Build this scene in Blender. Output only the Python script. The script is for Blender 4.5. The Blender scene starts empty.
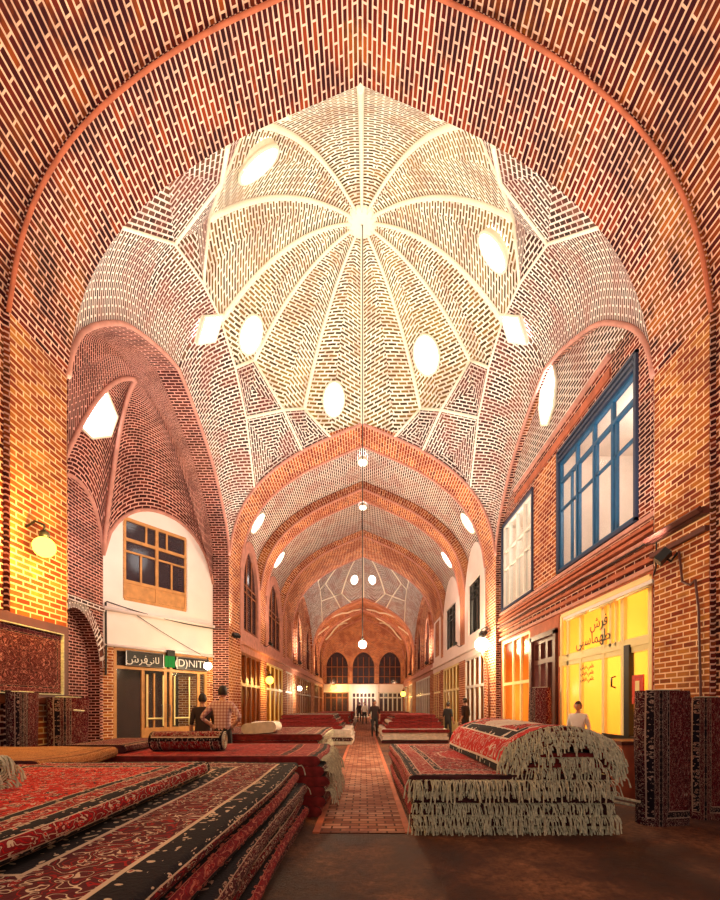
import bpy, math, random
from mathutils import Vector, Matrix
from mathutils.geometry import tessellate_polygon
random.seed(7)
PI = math.pi
S = bpy.context.scene
COL = S.collection
EYE = 1.5

# ---------------------------------------------------------------- node helpers
def new_mat(name):
    m = bpy.data.materials.new(name); m.use_nodes = True
    nt = m.node_tree; nt.nodes.clear()
    out = nt.nodes.new('ShaderNodeOutputMaterial')
    b = nt.nodes.new('ShaderNodeBsdfPrincipled')
    nt.links.new(b.outputs[0], out.inputs[0])
    return m, nt, b, out
def N(nt, typ, ins=None, **props):
    n = nt.nodes.new(typ)
    for k, v in props.items(): setattr(n, k, v)
    if ins:
        for k, v in ins.items():
            if isinstance(v, bpy.types.NodeSocket): nt.links.new(v, n.inputs[k])
            else: n.inputs[k].default_value = v
    return n
def mth(nt, op, a, b=None, c=None):
    n = nt.nodes.new('ShaderNodeMath'); n.operation = op
    for i, v in enumerate((a, b, c)):
        if v is None: continue
        if isinstance(v, bpy.types.NodeSocket): nt.links.new(v, n.inputs[i])
        else: n.inputs[i].default_value = v
    return n.outputs[0]
def mix(nt, fac, a, b, mode='MIX'):
    n = nt.nodes.new('ShaderNodeMix'); n.data_type = 'RGBA'; n.blend_type = mode; n.clamp_factor = True
    for i, v in ((0, fac), (6, a), (7, b)):
        if isinstance(v, bpy.types.NodeSocket): nt.links.new(v, n.inputs[i])
        else:
            n.inputs[i].default_value = v if i == 0 else (v[0], v[1], v[2], 1)
    return n.outputs[2]
def ramp(nt, fac, stops, interp='LINEAR'):
    n = nt.nodes.new('ShaderNodeValToRGB'); n.color_ramp.interpolation = interp
    cr = n.color_ramp
    while len(cr.elements) < len(stops): cr.elements.new(.5)
    for e, (p, c) in zip(cr.elements, stops):
        e.position = p; e.color = (c[0], c[1], c[2], 1) if not isinstance(c, (int, float)) else (c, c, c, 1)
    nt.links.new(fac, n.inputs[0]); return n.outputs[0]

def plain(name, col, rough=.6, metal=0, var=.12, scale=6, bump=0, spec=.4):
    m, nt, b, o = new_mat(name)
    tc = N(nt, 'ShaderNodeTexCoord')
    no = N(nt, 'ShaderNodeTexNoise', {'Vector': tc.outputs['Object'], 'Scale': scale, 'Detail': 5.0})
    c = mix(nt, no.outputs[0], [max(0, x*(1-var*2)) for x in col], [min(1, x*(1+var*1.5)) for x in col])
    nt.links.new(c, b.inputs['Base Color'])
    b.inputs['Roughness'].default_value = rough; b.inputs['Metallic'].default_value = metal
    b.inputs['Specular IOR Level'].default_value = spec
    if bump:
        bp = N(nt, 'ShaderNodeBump', {'Height': no.outputs[0], 'Strength': bump, 'Distance': .02})
        nt.links.new(bp.outputs[0], b.inputs['Normal'])
    return m
def glow(name, col, strength):
    m, nt, b, o = new_mat(name)
    e = N(nt, 'ShaderNodeEmission', {'Color': (*col, 1), 'Strength': strength})
    nt.links.new(e.outputs[0], o.inputs[0]); return m
def glass(name, tint, transp=.6, rough=.08):
    m, nt, b, o = new_mat(name)
    t = N(nt, 'ShaderNodeBsdfTransparent', {'Color': (*tint, 1)})
    b.inputs['Base Color'].default_value = (tint[0]*.25, tint[1]*.25, tint[2]*.25, 1)
    b.inputs['Roughness'].default_value = rough
    mx = N(nt, 'ShaderNodeMixShader', {0: 1-transp})
    nt.links.new(t.outputs[0], mx.inputs[1]); nt.links.new(b.outputs[0], mx.inputs[2])
    nt.links.new(mx.outputs[0], o.inputs[0]); return m

def brick(name, cols, mortar, bw=.26, rh=.082, ms=.018, stain=((.9, .55, .2), (.35, .1, .08)), st=(.5, .5), nscale=.45, offs=.5, msc=1.0):
    """bricks in metres of UV; patches of differently fired brick by noise"""
    m, nt, b, o = new_mat(name)
    uv = N(nt, 'ShaderNodeUVMap', uv_map='UVMap')
    br = N(nt, 'ShaderNodeTexBrick', {'Vector': uv.outputs[0], 'Color1': (0, 0, 0, 1), 'Color2': (1, 1, 1, 1), 'Mortar': (0, 0, 0, 1),
           'Scale': 1.0, 'Mortar Size': ms, 'Mortar Smooth': .15, 'Bias': 0.0, 'Brick Width': bw, 'Row Height': rh})
    br.offset = offs
    tc = N(nt, 'ShaderNodeTexCoord')
    n1 = N(nt, 'ShaderNodeTexNoise', {'Vector': tc.outputs['Object'], 'Scale': nscale, 'Detail': 6.0, 'Roughness': .62})
    n2 = N(nt, 'ShaderNodeTexNoise', {'Vector': tc.outputs['Object'], 'Scale': nscale*2.7, 'Detail': 5.0, 'Roughness': .65})
    n3 = N(nt, 'ShaderNodeTexNoise', {'Vector': tc.outputs['Object'], 'Scale': 5.0, 'Detail': 3.0})
    base = ramp(nt, br.outputs[0], [(0, cols[0]), (.5, cols[1]), (1, cols[2])])
    f1 = ramp(nt, n1.outputs[0], [(.53, 0), (.68, 1)])
    f2 = ramp(nt, n2.outputs[0], [(.47, 0), (.6, 1)])
    base = mix(nt, mth(nt, 'MULTIPLY', f1, st[0]), base, stain[0])
    base = mix(nt, mth(nt, 'MULTIPLY', f2, st[1]), base, stain[1])
    mo = mix(nt, ramp(nt, n3.outputs[0], [(.35, 0), (.65, 1)]), [x*.86 for x in mortar], [x*msc for x in mortar])
    mo = mix(nt, mth(nt, 'MULTIPLY', f2, .35), mo, stain[1])
    col = mix(nt, br.outputs[1], base, mo)
    nt.links.new(col, b.inputs['Base Color'])
    b.inputs['Roughness'].default_value = .85; b.inputs['Specular IOR Level'].default_value = .15
    bp = N(nt, 'ShaderNodeBump', {'Height': br.outputs[1], 'Strength': .35, 'Distance': .01})
    nt.links.new(bp.outputs[0], b.inputs['Normal'])
    return m

def carpet(name, w, l, field, field2, border, cream=(.75, .6, .45), dark=(.03, .02, .04), sc=7.0, medal=None, bwid=.3, seed=0.0):
    m, nt, b, o = new_mat(name)
    uv = N(nt, 'ShaderNodeUVMap', uv_map='UVMap')
    sp = N(nt, 'ShaderNodeSeparateXYZ', {0: uv.outputs[0]})
    U = mth(nt, 'MULTIPLY', sp.outputs[0], w); V = mth(nt, 'MULTIPLY', sp.outputs[1], l)
    mu = mth(nt, 'ABSOLUTE', mth(nt, 'SUBTRACT', U, w/2)); mv = mth(nt, 'ABSOLUTE', mth(nt, 'SUBTRACT', V, l/2))
    d = mth(nt, 'MINIMUM', mth(nt, 'SUBTRACT', w/2, mu), mth(nt, 'SUBTRACT', l/2, mv))
    mir = N(nt, 'ShaderNodeCombineXYZ', {0: mu, 1: mv, 2: seed}).outputs[0]
    wn = N(nt, 'ShaderNodeTexNoise', {'Vector': mir, 'Scale': 9.0, 'Detail': 1.0})
    wv = N(nt, 'ShaderNodeVectorMath', {0: wn.outputs['Color'], 1: (.11, .11, 0)}, operation='MULTIPLY')
    mir = N(nt, 'ShaderNodeVectorMath', {0: mir, 1: wv.outputs[0]}, operation='ADD').outputs[0]
    vo = N(nt, 'ShaderNodeTexVoronoi', {'Vector': mir, 'Scale': sc*1.2, 'Randomness': .9})
    v2 = N(nt, 'ShaderNodeTexVoronoi', {'Vector': mir, 'Scale': sc*2.4, 'Randomness': .7})
    na = N(nt, 'ShaderNodeTexNoise', {'Vector': mir, 'Scale': sc*.8, 'Detail': 2.0})
    con = mth(nt, 'ABSOLUTE', mth(nt, 'SUBTRACT', mth(nt, 'FRACT', mth(nt, 'MULTIPLY', na.outputs[0], 7.0)), .5))
    fld = ramp(nt, vo.outputs['Distance'], [(0, cream), (.12, dark), (.19, field2), (.27, cream), (.31, field)], 'CONSTANT')
    fld = mix(nt, mth(nt, 'LESS_THAN', con, .045), fld, cream)
    fld = mix(nt, mth(nt, 'GREATER_THAN', con, .43), fld, dark)
    fld = mix(nt, mth(nt, 'LESS_THAN', v2.outputs['Distance'], .14), fld, field2)
    if medal:
        e = mth(nt, 'SQRT', mth(nt, 'ADD', mth(nt, 'POWER', mth(nt, 'DIVIDE', mu, w*.26), 2.0), mth(nt, 'POWER', mth(nt, 'DIVIDE', mv, l*.2), 2.0)))
        e = mth(nt, 'ADD', e, mth(nt, 'MULTIPLY', vo.outputs['Distance'], .25))
        mc = ramp(nt, v2.outputs['Distance'], [(0, cream), (.2, field), (.3, medal)], 'CONSTANT')
        fld = mix(nt, mth(nt, 'LESS_THAN', e, 1.0), fld, mc)
        fld = mix(nt, mth(nt, 'COMPARE', e, 1.0, .035), fld, cream)
    bor = ramp(nt, v2.outputs['Distance'], [(0, cream), (.17, field), (.27, cream), (.33, border)], 'CONSTANT')
    bor = mix(nt, mth(nt, 'LESS_THAN', con, .06), bor, cream)
    bor = mix(nt, mth(nt, 'GREATER_THAN', con, .44), bor, field)
    small = ramp(nt, v2.outputs['Distance'], [(0, field), (.2, cream), (.36, dark)], 'CONSTANT')
    k = bwid
    dn = mth(nt, 'DIVIDE', d, k)
    col = fld
    for lim, c in ((1.12, cream), (1.08, small), (.84, cream), (.80, bor), (.26, cream), (.22, small), (.08, dark)):
        col = mix(nt, mth(nt, 'LESS_THAN', dn, lim), col, c)
    nz = N(nt, 'ShaderNodeTexNoise', {'Vector': uv.outputs[0], 'Scale': 9.0, 'Detail': 6.0})
    col = mix(nt, .55, col, ramp(nt, nz.outputs[0], [(.3, .5), (.65, 1.0)]), 'MULTIPLY')
    nt.links.new(col, b.inputs['Base Color'])
    b.inputs['Roughness'].default_value = .9; b.inputs['Specular IOR Level'].default_value = .1
    b.inputs['Sheen Weight'].default_value = .03
    fine = N(nt, 'ShaderNodeTexNoise', {'Vector': N(nt, 'ShaderNodeTexCoord').outputs['Object'], 'Scale': 60.0, 'Detail': 3.0})
    bp = N(nt, 'ShaderNodeBump', {'Height': fine.outputs[0], 'Strength': .5, 'Distance': .01})
    nt.links.new(bp.outputs[0], b.inputs['Normal'])
    return m

# ---------------------------------------------------------------- materials
M = {}
M['brick_red'] = brick('red_brick', ((.035, .004, .005), (.12, .01, .007), (.27, .04, .012)), (.92, .58, .46), bw=.3, rh=.083, ms=.0135, stain=((.48, .17, .025), (.025, .003, .005)), st=(.7, .95), nscale=.42)
M['brick_vault'] = brick('vault_brick', ((.035, .004, .005), (.12, .011, .007), (.27, .055, .01)), (.92, .58, .42), bw=.44, rh=.09, ms=.013, stain=((.46, .17, .018), (.028, .003, .006)), st=(.7, .95), nscale=.33)
M['brick_pier'] = brick('pier_brick', ((.2, .03, .012), (.42, .1, .02), (.52, .2, .04)), (.97, .68, .42), bw=.26, rh=.088, ms=.012, stain=((.5, .27, .07), (.16, .02, .015)), st=(.5, .6))  # right pier's yellow light is put into this orange-yellow brick colour
M['brick_pale'] = brick('pale_brick', ((.03, .015, .013), (.065, .032, .024), (.16, .085, .055)), (.96, .86, .8), bw=.26, rh=.098, ms=.018, stain=((.3, .14, .05), (.26, .055, .04)), st=(.5, .45))
M['brick_dome'] = brick('dome_brick', ((.05, .034, .013), (.11, .075, .022), (.27, .17, .04)), (.98, .95, .84), bw=.3, rh=.1, ms=.024, stain=((.38, .26, .035), (.28, .1, .03)), st=(.75, .4), nscale=.5)
M['brick_dark'] = brick('dark_brick', ((.025, .004, .004), (.075, .01, .009), (.15, .024, .014)), (.8, .42, .35), bw=.26, rh=.085, ms=.014, stain=((.22, .07, .025), (.03, .003, .004)), st=(.4, .5))
M['brick_orange'] = brick('orange_brick', ((.14, .02, .008), (.34, .065, .016), (.48, .15, .035)), (.95, .6, .4), bw=.3, rh=.11, ms=.016, stain=((.5, .18, .03), (.18, .014, .01)), st=(.6, .7), nscale=.35)
M['plaster'] = plain('white_plaster', (.93, .82, .79), .8, var=.06, scale=1.5)
M['gypsum'] = plain('gypsum_band', (.95, .88, .72), .8, var=.05, scale=3)
M['terracotta'] = plain('terracotta_moulding', (.5, .14, .07), .8, var=.3, scale=4, bump=.3)
M['pinkband'] = plain('pink_moulding', (.6, .28, .22), .8, var=.25, scale=4, bump=.3)
M['wood'] = plain('varnished_wood', (.62, .3, .1), .45, var=.25, scale=5)
M['wood_dark'] = plain('dark_wood', (.12, .03, .02), .5, var=.3, scale=5)
M['wood_brown'] = plain('brown_wood', (.3, .1, .04), .5, var=.3, scale=5)
M['cream'] = plain('cream_paint', (.9, .78, .36), .5, var=.05)
M['palegrey'] = plain('pale_paint', (.8, .76, .7), .5, var=.06)
M['blue'] = plain('blue_paint', (.015, .1, .22), .4, var=.15)
M['navy'] = plain('navy_paint', (.03, .045, .09), .45, var=.1)
M['black'] = plain('black_metal', (.02, .02, .02), .4, .3)
M['steel'] = plain('grey_steel', (.4, .38, .36), .35, .8)
M['white'] = plain('white_paint', (.85, .82, .78), .5, var=.04)
M['roomwarm'] = plain('ochre_room_wall', (.95, .6, .16), .8, var=.1, scale=1.2)
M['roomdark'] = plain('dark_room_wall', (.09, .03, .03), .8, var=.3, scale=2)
M['roompale'] = plain('pale_room_wall', (.85, .7, .6), .8, var=.1, scale=1.5)
M['glass'] = glass('clear_glass', (.95, .95, .95), .85)
M['glass_dark'] = glass('dark_glass', (.35, .25, .33), .5)
def frosted(name, tint, clear=.35):
    m, nt, b, o = new_mat(name)
    t = N(nt, 'ShaderNodeBsdfTransparent', {'Color': (*tint, 1)}); tl = N(nt, 'ShaderNodeBsdfTranslucent', {'Color': (*tint, 1)})
    mx = N(nt, 'ShaderNodeMixShader', {0: 1-clear}); nt.links.new(t.outputs[0], mx.inputs[1]); nt.links.new(tl.outputs[0], mx.inputs[2])
    g = N(nt, 'ShaderNodeBsdfGlossy', {'Roughness': .15}); m2 = N(nt, 'ShaderNodeMixShader', {0: .05}); nt.links.new(mx.outputs[0], m2.inputs[1]); nt.links.new(g.outputs[0], m2.inputs[2])
    nt.links.new(m2.outputs[0], o.inputs[0]); return m
M['glass_amber'] = frosted('amber_glass', (1, .68, .24), .35)
M['glass_brown'] = frosted('brown_glass', (.75, .4, .16), .4)
M['glass_blue'] = glass('window_glass', (.85, .92, .95), .82)
M['sky_pane'] = glow('daylit_pane', (1, .97, .93), 9.0)
M['lamp_warm'] = glow('amber_lamp_glass', (1, .55, .06), 6)
M['lamp_white'] = glow('white_lamp_glass', (1, .88, .68), 22)
M['fringe'] = plain('cotton_fringe', (.8, .62, .45), .9, var=.42, scale=30)
M['backing'] = plain('carpet_backing', (.62, .3, .13), .9, var=.3, scale=9, bump=.4)
M['rugside'] = plain('rug_edge_red', (.2, .015, .015), .9, var=.5, scale=12, bump=.5)
M['rugside_dk'] = plain('rug_edge_dark', (.06, .012, .015), .9, var=.5, scale=12, bump=.5)
M['felt'] = plain('pale_rug_back', (.7, .6, .52), .9, var=.25, scale=6, bump=.4)
M['skin'] = plain('skin', (.5, .25, .16), .55, var=.05)
M['hair'] = plain('dark_hair', (.02, .012, .01), .6)
M['trousers'] = plain('dark_trousers', (.02, .018, .02), .8)
M['coat'] = plain('dark_coat', (.03, .015, .015), .85)
M['shirtwhite'] = plain('white_shirt', (.8, .76, .72), .8)
M['signred'] = plain('red_poster', (.7, .06, .03), .6, var=.3, scale=20)
M['textdark'] = plain('black_lettering', (.03, .02, .01), .6)
M['green'] = glow('green_sign_light', (.12, .75, .12), .35)

def mk_floor():
    m, nt, b, o = new_mat('packed_earth_floor')
    tc = N(nt, 'ShaderNodeTexCoord')
    n1 = N(nt, 'ShaderNodeTexNoise', {'Vector': tc.outputs['Object'], 'Scale': .9, 'Detail': 8.0, 'Roughness': .65})
    n2 = N(nt, 'ShaderNodeTexNoise', {'Vector': tc.outputs['Object'], 'Scale': 14.0, 'Detail': 8.0, 'Roughness': .8})
    c = ramp(nt, n1.outputs[0], [(.36, (.035, .012, .008)), (.47, (.12, .04, .02)), (.62, (.4, .17, .08))])
    c = mix(nt, ramp(nt, n2.outputs[0], [(.35, 0), (.62, .85)]), c, (.06, .02, .012))
    nt.links.new(c, b.inputs['Base Color'])
    nt.links.new(ramp(nt, n1.outputs[0], [(.3, .6), (.7, .9)]), b.inputs['Roughness'])
    bp = N(nt, 'ShaderNodeBump', {'Height': n2.outputs[0], 'Strength': 1.0, 'Distance': .04})
    nt.links.new(bp.outputs[0], b.inputs['Normal']); return m
M['floor'] = mk_floor()
M['paving'] = brick('path_paving', ((.2, .06, .035), (.38, .15, .09), (.52, .25, .16)), (.1, .04, .03), bw=.22, rh=.11, ms=.012, stain=((.6, .4, .3), (.2, .05, .03)), st=(.6, .5), nscale=.8)
def mk_check():
    m, nt, b, o = new_mat('checked_shirt')
    tc = N(nt, 'ShaderNodeTexCoord'); sp = N(nt, 'ShaderNodeSeparateXYZ', {0: tc.outputs['Object']})
    def st(s): return mth(nt, 'GREATER_THAN', mth(nt, 'FRACT', mth(nt, 'MULTIPLY', s, 16.0)), .62)
    c = mix(nt, mth(nt, 'MULTIPLY', st(sp.outputs[0]), .6), (.6, .42, .4), (.25, .05, .06))
    c = mix(nt, mth(nt, 'MULTIPLY', st(sp.outputs[2]), .6), c, (.25, .05, .06))
    nt.links.new(c, b.inputs['Base Color']); b.inputs['Roughness'].default_value = .8; return m
M['check'] = mk_check()

# ---------------------------------------------------------------- mesh builder
class MB:
    def __init__(s): s.v = []; s.f = []; s.uv = []; s.mi = []; s.sm = []
    def face(s, pts, uvs=None, mi=0, smooth=False):
        pts = [Vector(p) for p in pts]
        if uvs is None:
            n = Vector((0, 0, 0))
            for i in range(len(pts)):
                a, b = pts[i], pts[(i+1) % len(pts)]
                n += a.cross(b)
            ax = max(range(3), key=lambda i: abs(n[i]))
            uvs = [((p.y, p.z) if ax == 0 else (p.x, p.z) if ax == 1 else (p.x, p.y)) for p in pts]
        k = len(s.v); s.v += pts; s.f.append(tuple(range(k, k+len(pts)))); s.uv.append(uvs); s.mi.append(mi); s.sm.append(smooth)
        return s
    def box(s, a, b, mi=0, mat=None):
        x0, y0, z0 = a; x1, y1, z1 = b
        P = [Vector((x, y, z)) for z in (z0, z1) for y in (y0, y1) for x in (x0, x1)]
        for q in ((0, 2, 3, 1), (4, 5, 7, 6), (0, 1, 5, 4), (2, 6, 7, 3), (0, 4, 6, 2), (1, 3, 7, 5)):
            pts = [P[i] for i in q]
            n = (pts[1]-pts[0]).cross(pts[2]-pts[0]); ax = max(range(3), key=lambda i: abs(n[i]))
            uvs = [((p.y, p.z) if ax == 0 else (p.x, p.z) if ax == 1 else (p.x, p.y)) for p in pts]
            if mat is not None: pts = [mat @ p for p in pts]
            s.face(pts, uvs, mi)
        return s
    def grid(s, fn, nu, nv, mi=0, smooth=True, closeu=False):
        """fn(i/nu, j/nv) -> (pos, uv); vertices shared"""
        k = len(s.v); U = {}
        for i in range(nu+1):
            for j in range(nv+1):
                p, u = fn(i/nu, j/nv); s.v.append(Vector(p)); U[(i, j)] = u
        for i in range(nu):
            for j in range(nv):
                q = [(i, j), (i+1, j), (i+1, j+1), (i, j+1)]
                s.f.append(tuple(k+a*(nv+1)+b for a, b in q)); s.uv.append([U[x] for x in q]); s.mi.append(mi); s.sm.append(smooth)
        return s
    def tube(s, path, r, n=6, mi=0, cap=True, flat=None):
        path = [Vector(p) for p in path]; rr = r if isinstance(r, (list, tuple)) else [r]*len(path)
        rings = []; k0 = len(s.v); up = Vector((0, 0, 1)); L = 0; prevn = None
        for i, p in enumerate(path):
            t = (path[min(i+1, len(path)-1)]-path[max(i-1, 0)])
            if t.length < 1e-9: t = Vector((0, 0, 1))
            t.normalize()
            a = prevn if prevn is not None else (up if abs(t.z) < .9 else Vector((1, 0, 0)))
            nx = t.cross(a)
            if nx.length < 1e-6: nx = t.cross(Vector((1, .3, 0)))
            nx.normalize(); ny = nx.cross(t).normalized(); prevn = ny
            if i: L += (p-path[i-1]).length
            rings.append(L)
            for j in range(n):
                an = 2*PI*j/n; s.v.append(p+nx*math.cos(an)*rr[i]+ny*math.sin(an)*rr[i])
        for i in range(len(path)-1):
            for j in range(n):
                j2 = (j+1) % n
                s.f.append((k0+i*n+j, k0+i*n+j2, k0+(i+1)*n+j2, k0+(i+1)*n+j))
                a, b = j/n, (j+1)/n
                s.uv.append([(a, rings[i]), (b, rings[i]), (b, rings[i+1]), (a, rings[i+1])]); s.mi.append(mi); s.sm.append(n > 5)
        if cap:
            for i, rev in ((0, True), (len(path)-1, False)):
                ids = [k0+i*n+j for j in range(n)]
                if rev: ids.reverse()
                s.f.append(tuple(ids)); s.uv.append([(s.v[q].x, s.v[q].z) for q in ids]); s.mi.append(mi); s.sm.append(False)
        return s
    def lathe(s, prof, c=(0, 0, 0), n=16, mi=0, mat=None):
        c = Vector(c); k = len(s.v)
        for r, z in prof:
            for j in range(n):
                a = 2*PI*j/n; p = Vector((r*math.cos(a), r*math.sin(a), z))
                if mat is not None: p = mat @ p
                s.v.append(c+p)
        for i in range(len(prof)-1):
            for j in range(n):
                j2 = (j+1) % n
                s.f.append((k+i*n+j, k+i*n+j2, k+(i+1)*n+j2, k+(i+1)*n+j)); s.uv.append([(j/n, i/5), ((j+1)/n, i/5), ((j+1)/n, (i+1)/5), (j/n, (i+1)/5)]); s.mi.append(mi); s.sm.append(True)
        return s
    def slab(s, to3, outer, holes, t0, t1, mi=0, mi_side=None):
        """2-D polygon with holes extruded between depths t0 (seen face) and t1; to3(a, b, t)"""
        loops = [[Vector((x, y, 0)) for x, y in l] for l in [outer]+holes]
        flat = [p for l in loops for p in l]
        for tri in tessellate_polygon(loops):
            for t in (t0, t1):
                s.face([to3(flat[i].x, flat[i].y, t) for i in tri], [(flat[i].x, flat[i].y) for i in tri], mi)
        ms = mi if mi_side is None else mi_side
        for l in loops:
            L = 0
            for i in range(len(l)):
                a, b = l[i], l[(i+1) % len(l)]; d = (b-a).length
                s.face([to3(a.x, a.y, t0), to3(b.x, b.y, t0), to3(b.x, b.y, t1), to3(a.x, a.y, t1)], [(0, L), (0, L+d), (abs(t1-t0), L+d), (abs(t1-t0), L)], ms)
                L += d
        return s
    def build(s, name, mats, parent=None, loc=None, weld=False):
        me = bpy.data.meshes.new(name); o = bpy.data.objects.new(name, me); COL.objects.link(o)
        off = Vector(loc) if loc is not None else Vector((0, 0, 0))
        me.from_pydata([tuple(v-off) for v in s.v], [], s.f)
        ul = me.uv_layers.new(name='UVMap'); d = []
        for us in s.uv:
            for u in us: d += [u[0], u[1]]
        ul.data.foreach_set('uv', d)
        for m in (mats if isinstance(mats, (list, tuple)) else [mats]): me.materials.append(m if not isinstance(m, str) else M[m])
        me.polygons.foreach_set('material_index', s.mi); me.polygons.foreach_set('use_smooth', s.sm)
        me.update(); o.location = off
        if parent: o.parent = parent
        return o

def thing(name, label, cat, loc=(0, 0, 0), rz=0, group=None):
    o = bpy.data.objects.new(name, None); COL.objects.link(o); o.location = loc; o.rotation_euler = (0, 0, rz); o.empty_display_size = .1
    return tag(o, label, cat, group)
def tag(o, label, cat, group=None):
    o['label'] = label; o['category'] = cat
    if group: o['group'] = group
    return o
def struct(o, label=None, cat='room'):
    o['kind'] = 'structure'
    if label: o['label'] = label; o['category'] = cat
    return o
CNT = {'window': 0, 'door': 0, 'trim': 0}
def nm(k): CNT[k] += 1; return '%s_%d' % (k, CNT[k])

# ---------------------------------------------------------------- vault profiles
PROF = [(0, 10.56), (.6, 10.3), (1.2, 10.04), (2.25, 9.54), (3.2, 8.92), (4.0, 8.18), (4.55, 7.35), (4.85, 6.5), (5.0, 5.6)]
def smooth_prof(P, n=28):
    """Catmull resample, arc parameter from crown to spring"""
    Q = [Vector((a, b)) for a, b in P]; out = []
    ext = [Q[0]*2-Q[1]] + Q + [Q[-1]*2-Q[-2]]
    seg = len(Q)-1
    for i in range(n+1):
        t = i/n*seg; k = min(int(t), seg-1); u = t-k
        p0, p1, p2, p3 = ext[k], ext[k+1], ext[k+2], ext[k+3]
        out.append(.5*((2*p1)+(p2-p0)*u+(2*p0-5*p1+4*p2-p3)*u*u+(3*p1-p0-3*p2+p3)*u**3))
    return out
PR = smooth_prof(PROF)
def profile(off=0.0):
    """full arch from left floor to right floor as (x, z) world, offset outward"""
    h = [(p.x*(5+off)/5, p.y*(10.5+off)/10.5 if off else p.y) for p in PR]
    h = [(x, z+EYE) for x, z in h]
    pts = [(-x, z) for x, z in reversed(h)] + h[1:]
    return pts
def arclen(pts):
    L = [0]
    for a, b in zip(pts, pts[1:]): L.append(L[-1]+math.hypot(b[0]-a[0], b[1]-a[1]))
    return L
def barrel(mb, off, y0, y1, mi=0, full=True, ny=4):
    pts = profile(off)
    if full: pts = [(pts[0][0], 0)] + pts + [(pts[-1][0], 0)]
    L = arclen(pts); n = len(pts)-1
    def fn(a, b):
        i = round(a*n); y = y0+(y1-y0)*b
        return (pts[i][0], y, pts[i][1]), (y, L[i])
    mb.grid(fn, n, ny, mi)
def ring_face(mb, off0, off1, y, mi=0):
    a = profile(off0); b = profile(off1); La = arclen(a)
    a = [(a[0][0], 0)]+a+[(a[-1][0], 0)]; b = [(b[0][0], 0)]+b+[(b[-1][0], 0)]
    La = arclen(a)
    for i in range(len(a)-1):
        mb.face([(a[i][0], y, a[i][1]), (a[i+1][0], y, a[i+1][1]), (b[i+1][0], y, b[i+1][1]), (b[i][0], y, b[i][1])],
                [(0, La[i]), (0, La[i+1]), (off1-off0, La[i+1]), (off1-off0, La[i])], mi)
def edge_path(off, y): return [(x, y, z) for x, z in profile(off)]

# ---------------------------------------------------------------- floor and shell
Y1, Y2, Y3, Y4, YE = 7.15, 15.75, 29.8, 41.2, 52.0
YF = 6.0
fl = MB(); fl.grid(lambda a, b: ((-9+18*a, -4+58*b, 0), (-9+18*a, -4+58*b)), 12, 40, smooth=False)
struct(fl.build('floor', M['floor']))
pv = MB()
pv.box((-.46, 4.9, -.05), (.54, 51, .012))
struct(pv.build('floor', M['paving']), 'red paved path running down the middle aisle between the carpet stacks', 'path')
kb = MB()
kb.box((-.54, 4.9, -.05), (-.46, 51, .02)); kb.box((.54, 4.9, -.05), (.62, 51, .02))
struct(kb.build(nm('trim'), M['terracotta']))

# near vault towards and behind the viewer
mb = MB(); barrel(mb, .09, -3.5, YF, ny=8); struct(mb.build('ceiling', M['brick_vault']))
mb = MB(); ring_face(mb, 0, .09, YF); barrel(mb, 0, YF, Y1, full=False); ring_face(mb, 0, .3, Y1)
struct(mb.build('ceiling', M['brick_red']))
mb = MB(); mb.tube(edge_path(.01, YF-.01), .03, 6); struct(mb.build(nm('trim'), M['terracotta']))

# near piers (solid masonry masses behind the arch faces)
def pier(y0, y1, mat, x_out=1.4, h=7.1, sides=(-1, 1)):
    for s in sides:
        m = MB(); m.box((min(s*5.0, s*(5+x_out)), y0, 0), (max(s*5.0, s*(5+x_out)), y1, h))
        struct(m.build('wall_left' if s < 0 else 'wall_right', M[mat]))

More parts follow.
